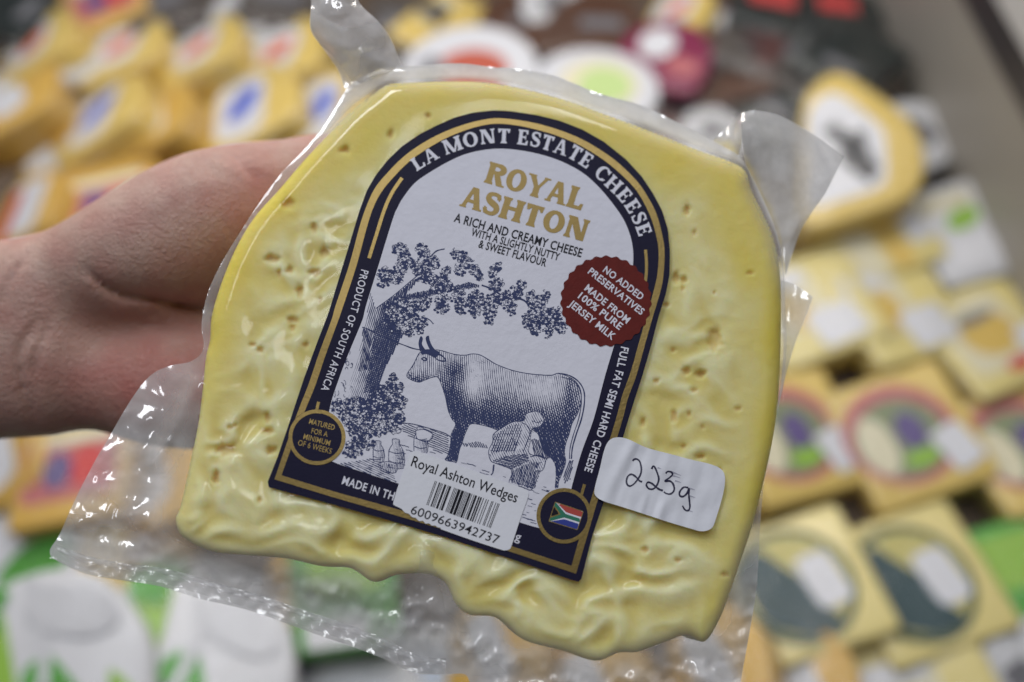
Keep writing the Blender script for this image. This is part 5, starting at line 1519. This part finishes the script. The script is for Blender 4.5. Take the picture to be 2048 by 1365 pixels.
for (x, y, a, b_) in CL:
    nleaf = int(a * b_ / 4.2)
    for k in range(nleaf):
        q = rng.uniform(0, 2 * math.pi); rr = math.sqrt(rng.random())
        lx, ly = x + a * rr * math.cos(q), y + b_ * rr * math.sin(q)
        s = rng.uniform(1.8, 3.6)
        a0 = rng.uniform(0, 6.28); span = rng.uniform(3.2, 5.4)
        ang = np.linspace(a0, a0 + span, 8)
        c_ = np.stack([lx + s * np.cos(ang), ly + s * .85 * np.sin(ang)], 1)
        if not free(c_).all():
            continue
        kind = rng.random() - .14 * (ly - y) / b_
        if kind < .42:
            E.poly(np.stack([lx + s * 1.05 * np.cos(np.linspace(0, 6.28, 9)[:-1]), ly + s * .8 * np.sin(np.linspace(0, 6.28, 9)[:-1])], 1), 0)
        elif kind < .62:
            E.poly(np.stack([lx + s * .9 * np.cos(np.linspace(0, 6.28, 9)[:-1]), ly + s * .8 * np.sin(np.linspace(0, 6.28, 9)[:-1])], 1), 2); E.line(c_, 1.1, 0)
        else:
            E.line(c_, 1.2, 0)
for i in range(70):     # loose scribble left of the trunk
    x, y = rng.uniform(660, 705), rng.uniform(690, 850)
    if x < 660 + (850 - y) * .22 - 12:
        continue
    ang = np.linspace(0, rng.uniform(2, 4), 7) + rng.uniform(0, 6); s = rng.uniform(3, 7)
    clipped_line(E, np.stack([x + s * .6 * np.cos(ang), y + s * np.sin(ang)], 1), .9)
E.build('tree_engraving', [M['blueink'], M['blueink'], M['paper']], lab)

# ------------------------------------------------------------------ round badges
def disc(name, cx, cy, rx, ry, lift, mat, parent, rot=17, wav=0, n=168, hfun=HL):
    a = np.linspace(0, 2 * np.pi, n, endpoint=False)
    k = 1 + wav * np.cos(a * 27)
    c, s = math.cos(R(rot)), math.sin(R(rot)); ex_, ey_ = rx * k * np.cos(a), ry * k * np.sin(a)
    out = np.stack([cx + ex_ * c - ey_ * s, cy + ex_ * s + ey_ * c], 1)
    vx, vy, fc, _ = region(out, 4.0)
    return mk(name, pk(vx, vy, hfun(vx, vy) + lift), fc, mat, parent), out


for nm, cx, cy, rx, ry in (('maturity_badge', 634, 875, 57, 55.5), ('flag_badge', 1128, 1032, 55, 55.5)):
    bd, _ = disc(nm, cx, cy, rx, ry, .09, M['navy'], BASE)
    art = Art(HL, .115)
    a = np.linspace(0, 2 * np.pi, 97)[:-1]
    ca = np.stack([cx + rx * np.cos(a), cy + ry * np.sin(a)], 1); cb = np.stack([cx + (rx - 7.5) * np.cos(a), cy + (ry - 7.5) * np.sin(a)], 1)
    art.strip(ca, cb, closed=True); art.build('badge_ring', M['gold'], bd)
    if nm == 'maturity_badge':
        art = Art(HL, .115)
        put_text(art, 'MATURED', (617.5, 847.5), (668, 861), 10.5, .016, spacing=1.05); put_text(art, 'FOR A', (622, 867), (654.5, 874), 10.5, .012, spacing=1.05)
        put_text(art, 'MINIMUM', (606, 878), (659, 892), 10.5, .016, spacing=1.05); put_text(art, 'OF 6 WEEKS', (595, 890.5), (662, 908.5), 11, .012, spacing=1.05)
        art.build('badge_lettering', M['gold'], bd)
    else:
        TL, TR, BR, BLf = map(np.array, ((1111., 1005.6), (1165.7, 1024.), (1154., 1059.), (1099., 1042.)))
        fm = lambda pts: np.array([(TL * (1 - u) + TR * u) * (1 - v) + (BLf * (1 - u) + BR * u) * v for u, v in pts])
        art = Art(HL, .115)
        art.micro = .006
        art.area(fm([(-.025, -.04), (1.025, -.04), (1.025, 1.04), (-.025, 1.04)]), 0, 3)
        art.area(fm([(0, 0), (1, 0), (1, 1), (0, 1)]), 1, 3)
        art.area(fm([(.06, 0), (1, 0), (1, .31), (.46, .31)]), 2, 3); art.area(fm([(.06, 1), (1, 1), (1, .69), (.46, .69)]), 3, 3)
        art.area(fm([(0, 0), (.0, 0), (.03, 0), (.45, .40), (1, .40), (1, .60), (.45, .60), (.03, 1), (0, 1)]), 4, 3)
        art.area(fm([(0, .16), (.30, .5), (0, .84)]), 0, 3); art.area(fm([(0, .23), (.24, .5), (0, .77)]), 5, 3)
        art.build('flag', [M['gold'], M['white'], M['f_red'], M['f_blue'], M['f_green'], M['black']], bd)

sealr, _ = disc('red_seal', 1212, 602.5, 90, 89.5, .16, M['red'], BASE, wav=.022, n=540)
art = Art(HL, .19)
for tx, p0, p1, cp in (('NO ADDED', (1205, 543), (1281, 601), 13.5), ('PRESERVATIVES', (1175, 546), (1282, 631), 13.5), ('MADE FROM', (1168, 579.5), (1253, 648), 14), ('100% PURE', (1155, 595.5), (1238.5, 660.5), 14), ('JERSEY MILK', (1136, 610.5), (1224, 681), 14)):
    put_text(art, tx, p0, p1, cp, .02, spacing=1.06)
art.build('seal_lettering', M['white'], sealr)

# ------------------------------------------------------------------ the barcode sticker
HB = lambda x, y: HL(x, y) + .22
BARS = np.concatenate([smooth_curve([(832, 902), (900, 925), (970, 950), (1041, 975)], 6), smooth_curve([(1041, 975), (1052, 980), (1057, 990), (1040, 1040), (1023, 1092), (1017, 1100), (1007, 1101.5)], 4)[1:],
                       smooth_curve([(1007, 1101.5), (950, 1083), (882, 1059)], 5)[1:], np.array([(880, 1054), (876, 1056), (870, 1051), (864, 1052), (858, 1047), (851, 1048), (846, 1042), (838, 1043), (831, 1036), (824, 1035), (818, 1028), (810, 1026), (803, 1018), (797, 1015)]),
                       smooth_curve([(797, 1015), (789, 1011), (787, 1003), (802, 955), (818, 912), (824, 904), (832, 902)], 4)[1:-1]])
vx, vy, fc, _ = region(BARS, 3.5)
bs = mk('barcode_sticker', pk(vx, vy, HB(vx, vy)), fc, M['sticker'], BASE)
art = Art(HB, .03)
put_text(art, 'Royal Ashton Wedges', (821, 932), (1032, 1006), 21, .008)
put_text(art, '6009663942737', (820, 1027), (995, 1089), 17.5, .002)
art.build('sticker_lettering', M['black'], bs)
art = Art(HB, .03)
TL, TR, BLc, BRc = map(np.array, ((870., 962.), (999.5, 1008.), (852.6, 1010.), (981., 1056.6)))
Lc = ['0001101', '0011001', '0010011', '0111101', '0100011', '0110001', '0101111', '0111011', '0110111', '0001011']
Gc = ['0100111', '0110011', '0011011', '0100001', '0011101', '0111001', '0000101', '0010001', '0001001', '0010111']
Rc = [''.join('1' if c == '0' else '0' for c in s) for s in Lc]
par = 'LLLLLL LLGLGG LLGGLG LLGGGL LGLLGG LGGLLG LGGGLL LGLGLG LGLGGL LGGLGL'.split()[6]
num = '6009663942737'
bits = '101' + ''.join((Lc if p_ == 'L' else Gc)[int(c)] for c, p_ in zip(num[1:7], par)) + '01010' + ''.join(Rc[int(c)] for c in num[7:]) + '101'
i = 0
while i < len(bits):
    if bits[i] == '1':
        j = i
        while j < len(bits) and bits[j] == '1':
            j += 1
        u0, u1 = (i + .04) / len(bits), (j - .04) / len(bits)
        art.poly(np.array([TL + (TR - TL) * u0, TL + (TR - TL) * u1, BLc + (BRc - BLc) * u1, BLc + (BRc - BLc) * u0]))
        i = j
    else:
        i += 1
art.build('barcode', M['black'], bs)

# ------------------------------------------------------------------ the handwritten weight sticker


def HWS(x, y):
    x = np.asarray(x, float); y = np.asarray(y, float)
    s = (x - 1190) * .954 + (y - 940) * .30; t = -(x - 1320) * .30 + (y - 970) * .954
    base = 1.45 - .5 * sstep(60, 240, s)
    rip = .30 * np.exp(-((s - 45 + t * .15) / 12) ** 2) - .25 * np.exp(-((s - 72 + t * .1) / 10) ** 2) + .38 * np.exp(-((s - 150) / 9) ** 2) * sstep(0, 45, t) - .3 * np.exp(-((s - 130) / 9) ** 2) * sstep(0, 45, t) + .3 * np.exp(-((s - 112) / 8) ** 2) * sstep(5, 50, t)
    return base + np.maximum(rip, -.1) + .12 * noise(x / 40, y / 40, 120) + .2 * noise(s / 24, t / 60, 121) * sstep(20, 60, s)


vx, vy, fc, _ = region(WS, 3.5)
ws = mk('weight_sticker', pk(vx, vy, HWS(vx, vy)), fc, M['sticker'], BASE)
art = Art(HWS, .05)
r5 = lambda pts: np.array(T_(pts, .249, 1030, 840))
for x, y, l in ((1260, 425, 75), (1270, 450, 60), (1285, 490, 50), (1400, 550, 45), (1395, 610, 55), (1380, 725, 50), (1145, 385, 30), (1245, 415, 60)):
    q = r5([(x, y), (x + l * .5, y + l * .12), (x + l, y + l * .30)])
    art.line(smooth_curve(q, 4), np.linspace(3.4, .4, 9), 1)
for st in ([(945, 330), (958, 317), (980, 316), (1003, 338), (1015, 395), (1003, 450), (960, 510), (925, 532), (902, 520), (895, 490), (908, 452), (938, 438), (975, 462), (1000, 490), (1022, 498)],
           [(1098, 395), (1108, 374), (1122, 380), (1142, 425), (1155, 475), (1140, 525), (1110, 555), (1075, 553), (1055, 525), (1068, 502), (1100, 512), (1135, 542), (1162, 560), (1188, 568)],
           [(1210, 430), (1228, 415), (1255, 420), (1265, 440), (1240, 465), (1205, 493), (1245, 492), (1272, 520), (1278, 565), (1250, 595), (1215, 592), (1196, 578)],
           [(1392, 545), (1355, 542), (1325, 575), (1322, 605), (1345, 617), (1378, 595), (1398, 552), (1396, 600), (1402, 660), (1404, 705), (1390, 730), (1365, 722), (1345, 690)]):
    q = smooth_curve(r5(st), 5)
    art.line(q, 3.4 * (1 + .3 * noise(q[:, 0] / 6, q[:, 1] / 6, 130)))
art.build('handwriting', [M['pen'], M['smear']], ws)
